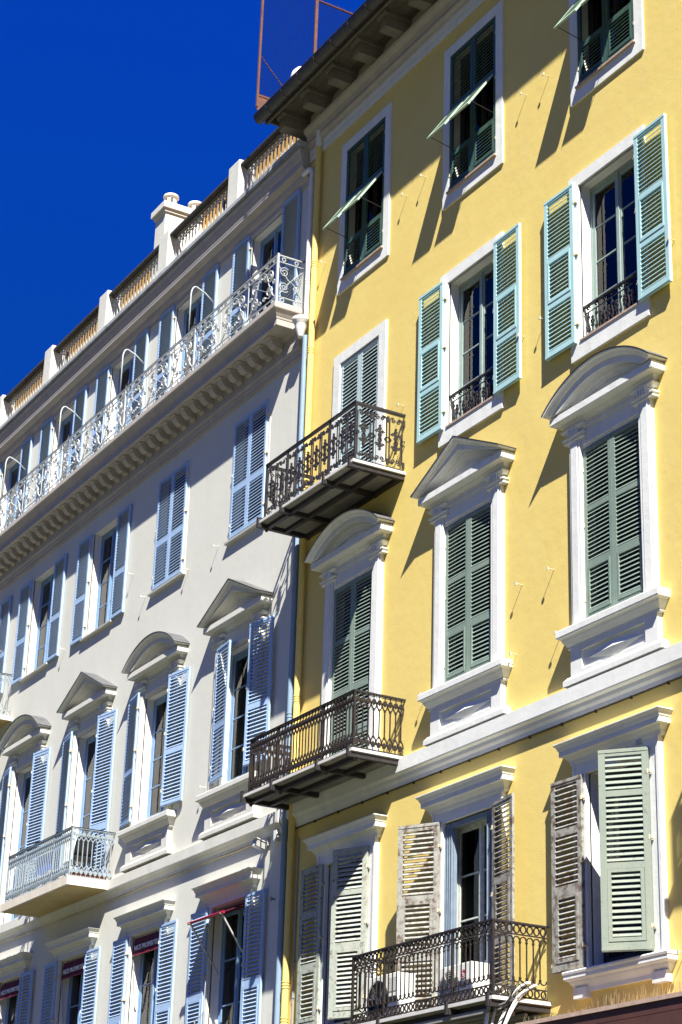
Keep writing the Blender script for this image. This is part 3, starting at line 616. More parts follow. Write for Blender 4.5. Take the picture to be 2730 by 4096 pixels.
def balcony(parent, x0, x1, depth, ztop, thick, h, style, mat, posts, slabmat='slab', beams=True, mats=None, label=None, inset=.06):
    g = G(); g.box(x0, x1, -depth, .0, ztop-thick, ztop); b = g.build('balcony', slabmat, parent)
    if label: b['label'] = label
    if not beams:
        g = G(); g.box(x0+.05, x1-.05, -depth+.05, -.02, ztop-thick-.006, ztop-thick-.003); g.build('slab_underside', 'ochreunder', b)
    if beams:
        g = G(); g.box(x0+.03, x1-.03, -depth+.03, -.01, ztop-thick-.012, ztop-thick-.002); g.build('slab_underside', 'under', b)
        zb0, zb1 = ztop-thick-.085, ztop-thick-.012
        for xx in [x1-.07] + posts[1:-1] + [x0+.07]:
            g = G(); g.box(xx-.04, xx+.04, -depth-.02, 0, zb0, zb1); g.box(xx-.025, xx+.025, -depth-.045, -depth-.02, zb0+.0, ztop+.04); g.box(xx-.025, xx+.025, -depth-.045, -depth+.05, ztop+.03, ztop+.045)
            g.lathe(xx, -depth+.14, [(.0,zb0-.05),(.025,zb0-.04),(.03,zb0-.02),(.05,zb0)], 8); g.build('cross_beam', 'iron', b)
        for yy in (-depth+.16, -depth*.48, -.05):
            g = G(); g.box(x0+.04, x1-.04, yy-.035, yy+.035, zb0+.005, zb1-.003); g.build('long_beam', 'iron', b)
    f = dict(bars=rail_bars, circles=rail_circles, loops=rail_loops, scroll=rail_scroll)[style]
    yf = -depth+inset
    xs = sorted(posts)
    for a, c in zip(xs[:-1], xs[1:]):
        g = G(); iron(g, (a, yf), (c, yf), f(c-a, ztop, h), *IW[style]); g.build('railing_panel', mat, b)
    for xx in (xs[0], xs[-1]):
        g = G(); iron(g, (xx, yf), (xx, -.02), f(-yf-.02, ztop, h), *IW[style]); g.build('side_railing', mat, b)
    for xx in xs:
        g = G(); g.box(xx-.016, xx+.016, yf-.016, yf+.016, ztop, ztop+h+.004); g.build('railing_post', mat, b)
    g = G(); g.box(xs[0]-.02, xs[-1]+.02, yf-.022, yf+.022, ztop+h, ztop+h+.02); g.box(xs[0]-.022, xs[0]+.022, yf+.022, 0, ztop+h, ztop+h+.019); g.box(xs[-1]-.022, xs[-1]+.022, yf+.022, 0, ztop+h, ztop+h+.019); g.build('handrail', 'iron' if mat != 'whiteiron' else 'rustiron', b)
    return b
bU = balcony(YB, -27.62, -24.47, .96, 12.62, .045, .99, 'loops', 'iron', [-27.48,-26.75,-25.35,-24.52], label='upper balcony with black looped ironwork')
bL = balcony(YB, -27.76, -24.30, .93, 7.965, .045, .88, 'bars', 'rustiron', [-27.62,-26.72,-25.30,-24.36], label='lower balcony with brown clover-topped bars')
bB = balcony(YB, -24.33, -20.72, .90, 3.99, .045, .94, 'circles', 'rustiron', [-24.24,-23.40,-21.72,-20.80], label='balcony with rings and arches in its railing')
balcony(YB, -16.08, -12.8, 1.02, 7.965, .045, .88, 'bars', 'rustiron', [-15.98,-14.5,-12.9])  # unseen balcony added on the right to cast the diagonal wall shadow
bW = balcony(WB, -38.22, -34.78, .94, 7.89, .16, .94, 'bars', 'blueiron', [-38.10,-37.15,-35.72,-34.86], slabmat='concrete', beams=False, label='cream concrete balcony with pale blue railing')
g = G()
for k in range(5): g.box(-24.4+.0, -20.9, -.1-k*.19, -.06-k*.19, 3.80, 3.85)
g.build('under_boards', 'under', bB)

# window guards
for c in YC['U'][1:]:
    wn_ = [o for o in YB.children if o.name.startswith('window') and abs(o.data.vertices[0].co.x-(c-.86)) < .02][0]
    g = G(); L = 1.26; P = [([(0,13.44),(L,13.44)],False,.014,.022), ([(0,12.98),(L,12.98)],False,.008,.012), ([(0,13.33),(L,13.33)],False,.006,.008)]
    for k in range(7):
        x = .09+k*.18
        P += [([(x,12.98),(x+.015,13.08),(x-.01,13.2),(x,13.33)],False,.009,.009), (spiral(x,13.385,.04,0,.9,10),False,.007,.009), (circ(x+.09,13.10,.022,7),True,.010,.010), (circ(x+.09,13.16,.03,7),True,.010,.010), (circ(x+.09,13.22,.016,6),True,.010,.010), ([(x+.09,12.98),(x+.09,13.08)],False,.008,.008), (circ(x,13.25,.018,6),True,.010,.010), (circ(x,13.05,.018,6),True,.010,.010)]
    iron(g, (c-.63,.03), (c+.63,.03), P, .008, .010); g.build('window_guard', 'iron', wn_)

# ------------------------------------------------------------------ white house
BLO = dict(pitch=.066, slat=.062, stile=.062, t=.045, thick=.009)
BL = dict(pitch=.066, slat=.056, stile=.062)
for i, c in enumerate(WC['P']):
    g = G(); g.box(c-.66, c-.62, -.012, .02, 17.16, 19.72); g.box(c+.62, c+.66, -.012, .02, 17.16, 19.72); g.box(c-.62, c+.62, -.012, .02, 19.68, 19.72); win = g.build('window', 'wtrim', WB)
    for s_ in (0, 1):
        x = c-.68 if s_ == 0 else c+.68
        shutter(win, x, -.014, 17.22, s_ == 1, D(.5), 'blue', .66, 2.58, [(.03,.40,'s'),(.44,.97,'s')], D(53), **BLO)
    sash(win, c, .62, 17.18, 19.68, .2, 'bframe', 2, curtain_or_reflection=[(-.5,.5,'curtain_or_reflection')])
for i, c in enumerate(WC['Q']):
    g = G(); g.ring(c-.70, c+.70, [(.06,13.385),(.075,13.395),(.08,13.43),(.0,13.455)]); g.box(c-.72, c-.62, -.012, .02, 13.455, 15.80); g.box(c+.62, c+.72, -.012, .02, 13.455, 15.80)
    win = g.build('window', 'wtrim', WB)
    if i < 2:
        for s_ in (0, 1): shutter(win, c-.65 if s_ == 0 else c+.65, -.012, 13.47, s_ == 0, 0, 'blue', .648, 2.33, [(.03,.38,'s'),(.43,.97,'s')], SHUTT, pitch=.063, slat=.054, stile=.062)
    else:
        for s_ in (0, 1): shutter(win, c-.70 if s_ == 0 else c+.70, -.014, 13.44, s_ == 1, D(.5), 'blue', .63, 2.36, [(.03,.38,'s'),(.43,.97,'s')], D(53), **BLO)
    sash(win, c, .62, 13.47, 15.78, .2, 'bframe' if i > 1 else 'dark', 3, curtain_or_reflection=[(-.5,.5,'curtain_or_reflection')] if i > 1 else None)  # closed windows get a near-black sash in place of inner shade
for i, c in enumerate(WC['R']):
    door = i in (2, 3); zb = 7.95 if door else 8.84
    win = surround_V(WB, c, 'wtrim', zb-.04)
    hood(win, c, 'gable' if i in (0, 2, 4) else 'arch', 'wtrim')
    if not door: sill_V(win, c, 'wtrim')
    h = 11.36-zb; secs = [(.03,.38,'s'),(.42,.97,'s')] if not door else [(.03,.30,'s'),(.34,.97,'s')]
    if i == 0:
        shutter(win, c-.68, -.10, zb+.04, True, D(6), 'blue', .62, h-.05, secs, SHUTT, 'pale blue shutter half closed over the window', pitch=.066, slat=.056, stile=.062)
        shutter(win, c+.70, -.17, zb+.04, True, D(-9), 'blue', .66, h+.02, secs, OPENT, **BL)
    else:
        for s_ in (0, 1):
            shutter(win, c-.66 if s_ == 0 else c+.68, -.13, zb+.02, s_ == 1, D(-8), 'blue', .64 if s_ == 0 else .68, h, secs, OPENT, **BL)
    sash(win, c, .64, zb, 11.27, .2, 'bframe', 3, curtain_or_reflection=[(-.55,.3,'curtain_or_reflection')] if i else None)
for i, c in enumerate(WC['S']):
    win = architrave(c, .62, .22, 4.2, 6.92, .055, 'wtrim', WB, bottom=False)
    cornice_W(win, c, 'wtrim', 7.02)
    for s_ in (0, 1): shutter(win, c-.70 if s_ == 0 else c+.70, -.06, 4.2, s_ == 1, D(-1), 'blue', .64, 2.50, [(.03,.40,'flap'),(.44,.97,'s')], OPENT, **BL)
    sash(win, c, .62, 4.2, 6.69, .2, 'bframe', 2, curtain_or_reflection=[(.1,.5,'curtain_or_reflection')] if i == 1 else None)
g = G(); g.prism([(0,7.555),(-.03,7.56),(-.04,7.61),(-.08,7.67),(-.115,7.70),(-.12,7.72),(-.12,7.90),(-.0,7.965)], -60, XB-.005); g.build('string_course', 'wtrim', WB)
g = G(); pts = [(-60+k*.8, -.02, 7.545+.012*math.sin(k*2.1)) for k in range(40)] + [(XB-.1,-.02,7.54)]
g.tube(pts, .012, 5); g.build('cable', 'brass', WB)
# top balcony slab with classical mouldings and modillions
g = G(); x1 = -28.10-.60+.02
g.ring(-60, x1, [(.28,16.735),(.485,16.74),(.49,16.75),(.49,16.86),(.50,16.87),(.505,16.90),(.53,16.94),(.565,17.0),(.575,17.02),(.595,17.03),(.60,17.05),(.60,17.13),(.58,17.145),(0,17.15)])
bT = g.build('balcony', 'cornice', WB); bT['label'] = 'long moulded stone balcony carried on scrolled brackets'
g = G(); g.prism([(0,16.16),(-.035,16.17),(-.045,16.20),(-.045,16.26),(-.06,16.27),(-.07,16.33),(-.10,16.37),(-.10,16.47),(-.09,16.49),(-.09,16.74),(0,16.74)], -60, XB-.03)
g.prism([(-.09,16.66),(-.13,16.68),(-.16,16.735),(-.09,16.738)], -60, XB-.05); g.build('bracket_frieze', 'cornice', WB)
S = []
for k in range(9): t = k/8; S.append((-.09-.10*t, 16.50-.02+.03*math.sin(t*math.pi)+.05*t))
for k in range(9): t = k/8; S.append((-.19-.17*t, 16.55+.11*t**1.6-.025*math.sin(t*math.pi)))
mod0 = None
for k in range(76):
    xr = -28.62-k*.395
    if mod0 is None:
        g = G(); g.prism([(-.088,16.71)] + [(-.088,16.50)] + S[1:] + [(-.37,16.71)], -.085, .085); g.prism([(-.088,16.70),(-.40,16.70),(-.41,16.715),(-.41,16.735),(-.088,16.736)], -.105, .105)
        mod0 = g.build('scroll_bracket', 'cornice', bT); fix_normals(mod0); m = mod0
    else:
        m = mod0.copy(); COL.objects.link(m)
    m.location = (xr-.1, 0, 0)
yf = -.545; xs = [-28.14, -31.50, -34.75, -38.1, -41.45, -44.8, -48.1]
for a, c in zip(xs[1:], xs[:-1]):
    g = G(); iron(g, (a, yf), (c, yf), rail_scroll(c-a, 17.15, .97)); g.build('railing_panel', 'whiteiron', bT)
    g = G(); g.box(a-.016, a+.016, yf-.016, yf+.016, 17.15, 18.13); g.build('railing_post', 'whiteiron', bT)
g = G(); iron(g, (-28.14, yf), (-28.14, -.02), [([(0,18.12),(.52,18.12)],False,.010,.02), ([(0,17.99),(.52,17.99)],False,.006,.012), ([(0,17.17),(.52,17.17)],False,.006,.012), ([(0,17.28),(.52,17.28)],False,.006,.012)] +
    [(spiral(.14,17.80,.10,40,1.8,28),False,.005,.012), (spiral(.14,17.50,.11,-40,-1.8,28),False,.005,.012), (spiral(.38,17.72,.06,0,1.5,16),False,.005,.012), (spiral(.38,17.52,.06,0,-1.5,16),False,.005,.012),
     ([(.02,17.9),(.22,17.66),(.33,17.6),(.5,17.35)],False,.005,.012), ([(.05,17.33),(.25,17.62),(.5,17.9)],False,.005,.012)] + [(circ(x, z, .035, 10),True,.006,.010) for x in (.12,.38) for z in (18.055,17.225)])
g.build('side_railing', 'whiteiron', bT)
g = G(); g.box(-28.16, -28.115, yf-.02, yf+.02, 17.15, 18.15); g.build('railing_post', 'whiteiron', bT)
g = G(); g.box(-48.1, -28.12, yf-.02, yf+.02, 18.125, 18.142); g.box(-28.16, -28.12, yf+.02, 0, 18.125, 18.142); g.build('handrail', 'rustiron', bT)
for x in xs[1:6]:
    g = G(); pts = [(x-.32,yf,18.12)] + [(x-.32, yf, 19.0)] + [(x-.32, yf+.10*(1-math.cos(t))*1.0, 19.0+.20*math.sin(t)) for t in (D(20),D(45),D(70),D(90))] + [(x-.32, -.25, 19.12), (x-.32, -.02, 18.95)]
    g.tube(pts, .016, 8); g.build('awning_hoop', 'whiteiron', bT, smooth=True)
# roof cornice, gutter, parapet
g = G(); g.prism([(0,19.72),(-.03,19.735),(-.035,19.84),(-.07,19.88),(-.09,19.94),(-.10,20.0),(-.19,20.06),(-.20,20.08),(-.20,20.22),(-.215,20.235),(-.225,20.27),(-.245,20.36),(-.27,20.41),(-.27,20.44),(0,20.50)], -60, XB-.005); g.build('roof_cornice', 'cornice', WB)
g = G(); g.prism([(-.05,20.475),(-.28,20.475),(-.305,20.50),(-.31,20.58),(-.30,20.60),(-.05,20.62)], -60, XB-.01); g.build('gutter', 'zinc', WB)
g = G(); g.box(-60, XB-.012, -.312, -.306, 20.46, 20.478); g.box(-60, XB-.012, -.22, -.03, 20.60, 20.64); g.build('roof_edge_strip', 'gutter', WB)
g = G(); g.face((-60,-.05,20.56),(XB,-.05,20.56),(XB,12,20.56),(-60,12,20.56)); roofW = g.build('roof', 'paving', WB)
piers = [-30.80, -34.05, -37.22, -40.45, -43.7, -46.95, -50.2]
for x in piers:
    g = G(); g.box(x-.47, x, -.15, .20, 20.56, 21.73); o = g.build('parapet_pier', 'wtrim', WB); bv = o.modifiers.new('b', 'BEVEL'); bv.width = .02; bv.segments = 2
def baluster_panel(a, c):
    g = G(); L = c-a; n = max(2, int(round(L/.155))); s = L/n; P = [([(0,20.68),(L,20.68)],False,.008,.012), ([(0,21.38),(L,21.38)],False,.007,.010)]
    for k in range(n):
        x = (k+.5)*s
        P += [([(x,20.68),(x,20.78)],False,.016,.016), ([(x,20.78),(x,20.84)],False,.022,.020), ([(x,20.84),(x,21.36)],False,.010,.010), ([(x,21.33),(x,21.37)],False,.020,.018)]
        P += [(circ(x,21.44,.026,8),True,.008,.010), (circ(x+s/2,21.44,.018,7),True,.008,.010), ([(x-s*.4,21.50),(x,21.47),(x+s*.4,21.50)],False,.007,.010)]
    iron(g, (a, .02), (c, .02), P); g.build('parapet_railing', 'whiteiron', WB)
    g = G(); g.box(a, c, -.12, .07, 21.575, 21.62); g.box(a, c, -.03, .05, 21.54, 21.575); g.build('parapet_handrail', 'gutter', WB)
baluster_panel(piers[0]+.002, XB-.01)
for a, c in zip(piers[1:], piers[:-1]): baluster_panel(a+.002, c-.472)
# set-back attic storey
g = G(); hol = [(x, x+1.5, 21.2, 23.35) for x in (-31.4, -34.9, -45)]
attic = facade('attic_storey', -58, XB-.5, 20.56, 23.85, hol, .2, ['ochre', 'eave', 'dark'], WB, y=1.45)
g = G(); g.face((-58,1.45,23.85),(XB-.5,1.45,23.85),(XB-.5,8,23.85),(-58,8,23.85)); g.face((XB-.5,1.45,20.56),(XB-.5,8,20.56),(XB-.5,8,23.85),(XB-.5,1.45,23.85)); g.build('attic_roof', 'ochre', WB)
# chimney
cx0, cx1, cy0, cy1 = -36.42, -35.90, .55, 3.3
g = G(); g.box(cx0, cx1, cy0, cy1, 20.56, 23.32); ch = g.build('chimney', 'wtrim', roofW); ch['label'] = 'cream chimney stack with three clay pots'
g = G(); g.ring(0,0,[(0,0),(0,0)]) if False else None
g = G(); g.box(cx0-.09, cx1+.09, cy0-.09, cy1+.09, 23.40, 23.55); g.box(cx0-.04, cx1+.04, cy0-.04, cy1+.04, 23.32, 23.40); g.build('chimney_cap', 'wtrim', ch)
for k in range(4):
    cy = cy0+.22+k*.62; cx = (cx0+cx1)/2
    g = G()
    for q in range(6):
        an = q*math.pi/3+.3; m = Matrix.Translation((cx+.125*math.cos(an), cy+.125*math.sin(an), 23.70)) @ Matrix.Rotation(an, 4, 'Z'); g.cbox(m, .03, .085, .30)
    g.lathe(cx, cy, [(.15,23.54),(.15,23.58),(.14,23.60),(.12,23.60)], 16); g.lathe(cx, cy, [(.15,23.83),(.18,23.86),(.185,23.89),(.17,23.92),(.10,23.94),(.0,23.945)], 18)
    g.lathe(cx, cy, [(.06,23.58),(.06,23.84)], 10); g.build('chimney_pot', 'concrete', ch, smooth=False)
# upper-left small balcony at the photo's left edge
balcony(WB, -44.6, -41.15, .9, 12.70, .10, .98, 'circles', 'blueiron', [-44.5,-43.4,-42.3,-41.25], slabmat='concrete', beams=False, label='small balcony with oval ironwork at the far left')

# wall hooks for holding the shutters open
def hooks(parent, pts, mat):
    for x, z in pts:
        g = G(); g.tube([(x,0,z),(x,-.11,z)], .006, 6); g.box(x-.008, x+.03, -.125, -.11, z-.035, z+.012); g.build('shutter_hook', mat, parent)
hooks(YB, [(-21.14,17.72),(-20.55,17.72),(-24.59,17.71),(-24.01,17.77),(-27.33,17.73),(-21.32,9.76),(-20.57,9.75),(-21.46,8.78),(-18.3,8.77),(-20.42,8.79),(-23.78,8.79),(-24.57,13.81),(-21.24,13.6),(-20.70,13.64),(-17.80,13.53),(-20.55,4.41),(-18.10,4.25)], 'brass')
hooks(WB, [(-31.05,13.51),(-32.28,13.44),(-34.23,13.47),(-34.9,14.16),(-38.3,13.5),(-31.02,8.93),(-42.12,14.5)], 'wtrim')
g = G(); g.tube([(-28.22,0,6.50),(-28.22,-.07,6.50)], .01, 6); g.tube([(-28.22,-.07,6.50+.03*math.sin(t)) if False else (-28.22+.03*math.cos(t),-.07,6.50+.03*math.sin(t)) for t in [k*math.pi/6 for k in range(13)]], .006, 5); g.build('wall_eye', 'iron', WB)

# ------------------------------------------------------------------ loose things
# mesh fence on the roof edge
fen = thing('mesh_fence', (-28.42, -1.1, 21.1), 'rusty framed wire mesh screen standing up on the roof edge', 'fence')
X = -28.42
for b_ in ((-1.14,-1.10,21.12,24.6),(.03,.09,21.4,24.45),(1.6,1.66,22.0,24.0)):
    g = G(); g.box(X-.02, X+.02, *b_); g.build('post', 'rust', fen)
g = G(); g.box(X-.02, X+.02, -1.10, .03, 21.36, 21.40); g.build('frame_rail', 'rust', fen)
for q in ([(X,-1.12,24.5),(X,.06,24.02)], [(X,.06,24.02),(X,1.63,23.99)]):
    g = G(); g.tube(q, .02, 6); g.build('frame_rail', 'rust', fen)
g = G(); 
for k in range(46):
    y = -1.08+k*.058
    g.box(X-.003, X+.003, y-.0018, y+.0018, 21.40, 24.48-(.40*(y+1.12) if y < .06 else .46))
for k in range(53):
    z = 21.42+k*.058
    g.box(X-.003, X+.003, -1.10, 1.6 if z < 24.0 else -1.12+(24.5-z)/.41, z-.0018, z+.0018)
g.build('wire_mesh', 'wire', fen)
g = G(); g.tube([(X-.01,-1.09,22.27),(X-.01,-.45,21.62)], .011, 6); g.build('brace', 'rust', fen)
g = G(); g.add([(X-.01,-1.13,21.36),(X-.01,-.80,21.36),(X-.01,-1.0,21.05),(X-.01,-1.12,21.05),(X+.01,-1.13,21.36),(X+.01,-.80,21.36),(X+.01,-1.0,21.05),(X+.01,-1.12,21.05)], [[0,1,2,3],[7,6,5,4],[0,4,5,1],[1,5,6,2],[2,6,7,3],[3,7,4,0]]); g.build('base_plate', 'rust', fen)
g = G()
for k in range(30): y = .1+k*.05; g.tube([(X+random.uniform(-.03,.03),y,24.0),(X+random.uniform(-.05,.05),y,24.13)], .0025, 4)
g.build('spikes', 'wire', fen)
fen.location.y += .12; fen.location.z += .17

def text_obj(txt, size, mat, parent, loc, rot, name='lettering', depth=.001, width=None):
    cu = bpy.data.curves.new(name, 'FONT'); cu.body = txt; cu.size = size; cu.extrude = depth; cu.align_x = 'CENTER'; cu.align_y = 'CENTER'; cu.resolution_u = 3; cu.offset = size*.022
    tmp = bpy.data.objects.new(name, cu); COL.objects.link(tmp); bpy.context.view_layer.update()
    me = bpy.data.meshes.new_from_object(tmp.evaluated_get(bpy.context.evaluated_depsgraph_get())); bpy.data.objects.remove(tmp)
    me.materials.clear(); me.materials.append(M[mat])
    sx = 1.0
    if width:
        w = max(v.co.x for v in me.vertices)-min(v.co.x for v in me.vertices); sx = width/w
    mt = Matrix.Translation(loc) @ Matrix.Rotation(rot[2], 4, 'Z') @ Matrix.Rotation(rot[0], 4, 'X') @ Matrix.Diagonal((sx, 1, 1, 1))
    me.transform(mt); o = bpy.data.objects.new(name, me); COL.objects.link(o); attach(o, parent); return o

# air conditioners
def aircon(x0, x1, z0, z1, label, brand):
    y0, y1 = -.62, -.33
    t = thing('air_conditioner', ((x0+x1)/2, (y0+y1)/2, z0), label, 'air conditioner')
    g = G(); g.box(x0, x1, y0, y1, z0+.03, z1); o = g.build('casing', 'white', t); bv = o.modifiers.new('b', 'BEVEL'); bv.width = .012; bv.segments = 2
    fx = x0+(x1-x0)*.37; fz = (z0+z1)/2; r = (z1-z0)*.40
    g = G(); n = 28; g.add([(fx, y0-.002, fz)]+[(fx+r*math.cos(2*math.pi*k/n), y0-.002, fz+r*math.sin(2*math.pi*k/n)) for k in range(n)], [[0, k+1, (k+1) % n+1] for k in range(n)]); g.build('fan_opening', 'black', t)
    g = G()
    for q in range(3):
        a = q*2.1; g.add([(fx+.05*math.cos(a),y0-.004,fz+.05*math.sin(a)),(fx+r*.85*math.cos(a),y0-.004,fz+r*.85*math.sin(a)),(fx+r*.85*math.cos(a+.9),y0-.006,fz+r*.85*math.sin(a+.9)),(fx+.05*math.cos(a+.7),y0-.006,fz+.05*math.sin(a+.7))], [[0,1,2,3]])
    g.add([(fx+.045*math.cos(2*math.pi*k/12), y0-.008, fz+.045*math.sin(2*math.pi*k/12)) for k in range(12)], [list(range(12))]); g.build('fan', 'steel', t)
    g = G(); P = [(circ(0, fz, r*f, 26), True, .0025, .003) for f in (.25,.4,.55,.7,.82,.92,1.0)]
    P += [([(r*.2*math.cos(a), fz+r*.2*math.sin(a)), (r*math.cos(a), fz+r*math.sin(a))], False, .0025, .003) for a in [k*math.pi/6 for k in range(12)]]
    iron(g, (fx, y0-.016), (fx+1, y0-.016), P); g.build('fan_guard', 'black' if brand == 'H' else 'white', t)
    g = G()
    lx0 = x0+(x1-x0)*.74
    if brand == 'H':
        for k in range(9): g.box(lx0, x1-.03, y0-.006, y0, z1-.07-k*.022, z1-.058-k*.022)
        for k in range(6): g.box(lx0, x1-.03, y0-.006, y0, z0+.08+k*.02, z0+.09+k*.02)
        g.build('louvre', 'white', t)
        g = G(); g.box(lx0-.02, x1-.03, y0-.006, y0, fz-.04, fz+.02); g.build('name_plate', 'black', t)
        text_obj('HITACHI', .045, 'steel', t, ((lx0+x1-.05)/2, y0-.007, fz-.01), (math.pi/2, 0, 0), width=(x1-lx0)*.8)
    else:
        cxl, czl, rr = lx0+.03, z1-.15, .062
        g = G(); g.add([(cxl+rr*math.cos(2*math.pi*k/20), y0-.004, czl+rr*math.sin(2*math.pi*k/20)) for k in range(20)], [list(range(20))]); g.build('badge', 'logo_red', t)
        g = G(); P = [(arc(0, czl, rr*.78, 0, -270, 16), False, .004, .001), ([(0,czl+rr*.35),(0,czl-rr*.35),(rr*.3,czl-rr*.35)],False,.004,.001), ([(rr*.25,czl),(rr*.75,czl)],False,.004,.001), (circ(-rr*.35,czl+rr*.25,.006,6),True,.003,.001)]
        iron(g, (cxl, y0-.007), (cxl+1, y0-.007), P); g.build('badge_mark', 'lettering', t)
        text_obj('LG', .085, 'black', t, (cxl+.01, y0-.006, czl-.14), (math.pi/2, 0, 0))
    g = G(); g.box(x1-.001, x1+.006, y0+.05, y1-.04, z0+.10, z1-.10); g.box(x1+.004, x1+.03, y0+.10, y1-.06, z0+.12, z0+.26); g.build('side_cover', 'white', t)
    for xx in (x0+.12, x1-.12):
        g = G(); g.box(xx-.03, xx+.03, y0+.02, y1-.02, z0, z0+.03); g.build('foot', 'black', t)
    return t
aircon(-24.22, -23.42, 3.99, 4.66, 'white air conditioner with dark fan opening and black name plate, left on the ringed balcony', 'H')
aircon(-22.42, -21.62, 3.99, 4.56, 'white air conditioner with round red badge, right on the ringed balcony', 'L')

# bundle of wrapped pipes over the balcony edge
t = thing('pipe_bundle', (-20.85, -.95, 4.0), 'bundle of white wrapped pipes hanging over the end of the ringed balcony', 'pipes')
def hang(x0, y0, z0, x1, y1, z1, bulge, r, mat, nm):
    g = G(); pts = []
    for k in range(15):
        u = k/14; pts.append((x0+(x1-x0)*u+.02*math.sin(u*9+r*90), y0+(y1-y0)*u, z0+(z1-z0)*u+bulge*math.sin(math.pi*min(1, u*1.7))*(1-u)))
    g.tube(pts, [r*(1+.10*math.sin(k*2.7)) for k in range(15)], 8); g.build(nm, mat, t, smooth=True)
hang(-20.95,-.62,4.12,-20.98,-1.04,3.2,.26,.026,'wrap','wrapped_pipe'); hang(-20.9,-.55,4.10,-20.90,-1.02,3.15,.18,.018,'wrap','wrapped_pipe')
hang(-20.66,-.38,4.18,-20.92,-1.05,3.2,.18,.020,'wrap','wrapped_pipe'); hang(-20.64,-.30,4.16,-20.84,-1.02,3.2,.14,.017,'wrap','wrapped_pipe'); hang(-20.68,-.42,4.10,-20.78,-1.0,3.15,.12,.018,'wrap','wrapped_pipe')
for k in range(7): hang(-20.72+.02*k,-.2-.06*k,4.1+.03*(k % 3),-20.78+.03*k,-.85,3.85-.05*(k % 2),.12,.006,'black','loose_cable')

# planter troughs, chair and blue lounger on the cream balcony
t = thing('planter_trough', (-35.2, -.5, 7.89), 'low terracotta trough on the cream concrete balcony behind the side railing', 'planter')
g = G(); g.box(-35.02, -34.90, -.82, -.10, 7.895, 7.985); g.build('trough', 'pot', t)
g = G(); g.box(-35.03, -34.89, -.83, -.09, 7.985, 8.0); g.build('rim', 'pot', t)
t = thing('garden_chair', (-35.35, -.45, 7.89), 'black moulded chair on the cream concrete balcony', 'chair')
g = G(); sw = .40; cy = -.42
seat = [(-35.80,8.33),(-35.72,8.36),(-35.55,8.345),(-35.38,8.35),(-35.30,8.42),(-35.25,8.6),(-35.20,8.80),(-35.185,8.83)]
def shell(g, pr, y0, y1, th):
    n = len(pr); vs = []
    for (x, z) in pr:
        vs += [(x,y0,z),(x,y1,z),(x-.0,y1,z-th),(x-.0,y0,z-th)]
    fs = [[i*4+k, i*4+(k+1) % 4, (i+1)*4+(k+1) % 4, (i+1)*4+k] for i in range(n-1) for k in range(4)] + [[3,2,1,0], [(n-1)*4+k for k in range(4)]]
    g.add(vs, fs)
shell(g, seat[:5], cy-.21, cy+.21, .03); g.build('seat', 'black', t, smooth=False)
g = G(); vs = []; n = 8
for j, (x, z) in enumerate(((-35.33,8.36),(-35.27,8.55),(-35.22,8.72),(-35.19,8.80),(-35.18,8.84))):
    w = (.20,.21,.20,.16,.08)[j]
    for k in range(n+1): u = -1+2*k/n; vs.append((x-.035*u*u, cy+w*u, z))
m_ = n+1; g.add(vs, [[j*m_+k, j*m_+k+1, (j+1)*m_+k+1, (j+1)*m_+k] for j in range(4) for k in range(n)])
o = g.build('backrest', 'black', t, smooth=True); sd = o.modifiers.new('s', 'SOLIDIFY'); sd.thickness = .025
for sx, sy in ((-.36,-.18),(-.36,.18),(.05,-.18),(.05,.18)):
    g = G(); g.tube([(-35.38+sx*.9,cy+sy,8.34),(-35.38+sx*1.05,cy+sy*1.15,7.89)], [.02,.014], 8); g.build('leg', 'black', t)
t = thing('folding_chair', (-36.5, -.5, 7.89), 'bright blue canvas folding chair on the cream concrete balcony', 'chair')
g = G(); g.add([(-36.95,-.74,8.30),(-36.95,-.34,8.30),(-36.45,-.34,8.27),(-36.45,-.74,8.27),(-36.20,-.34,8.57),(-36.20,-.74,8.57)], [[0,1,2,3]]); g.build('seat', 'bluecloth', t)
g = G(); g.box(-36.78, -36.02, -.80, -.775, 8.25, 8.60); g.build('backrest', 'bluecloth', t)
for yy in (-.75,-.33):
    g = G(); g.tube([(-36.98,yy,8.30),(-36.45,yy,8.27),(-36.20,yy,8.60)], .012, 6); g.tube([(-36.9,yy,8.30),(-36.4,yy,7.90)], .011, 6); g.tube([(-36.4,yy,8.27),(-36.9,yy,7.90)], .011, 6); g.build('frame', 'whitepipe', t)
# small white chair on the roof terrace
for k, (x, lab) in enumerate(((-34.9, 'white plastic chair behind the roof railing beside the chimney'), (-29.9, 'white plastic chair behind the roof railing nearest the yellow house'))):
    t = thing('terrace_chair', (x, .45, 20.56), lab, 'chair', 'white chairs on the roof terrace')
    g = G(); g.box(x-.22, x+.22, .25, .68, 20.98, 21.01); g.build('seat', 'white', t)
    g = G()
    for q in range(5): g.box(x+.19, x+.22, .27+q*.085, .32+q*.085, 21.01, 21.36)
    g.box(x+.185, x+.225, .25, .68, 21.34, 21.40); g.build('backrest', 'white', t)
    for sx in (-.19, .19):
        for yy in (.28, .65):
            g = G(); g.box(x+sx-.02, x+sx+.02, yy-.02, yy+.02, 20.56, 20.98); g.build('leg', 'white', t)

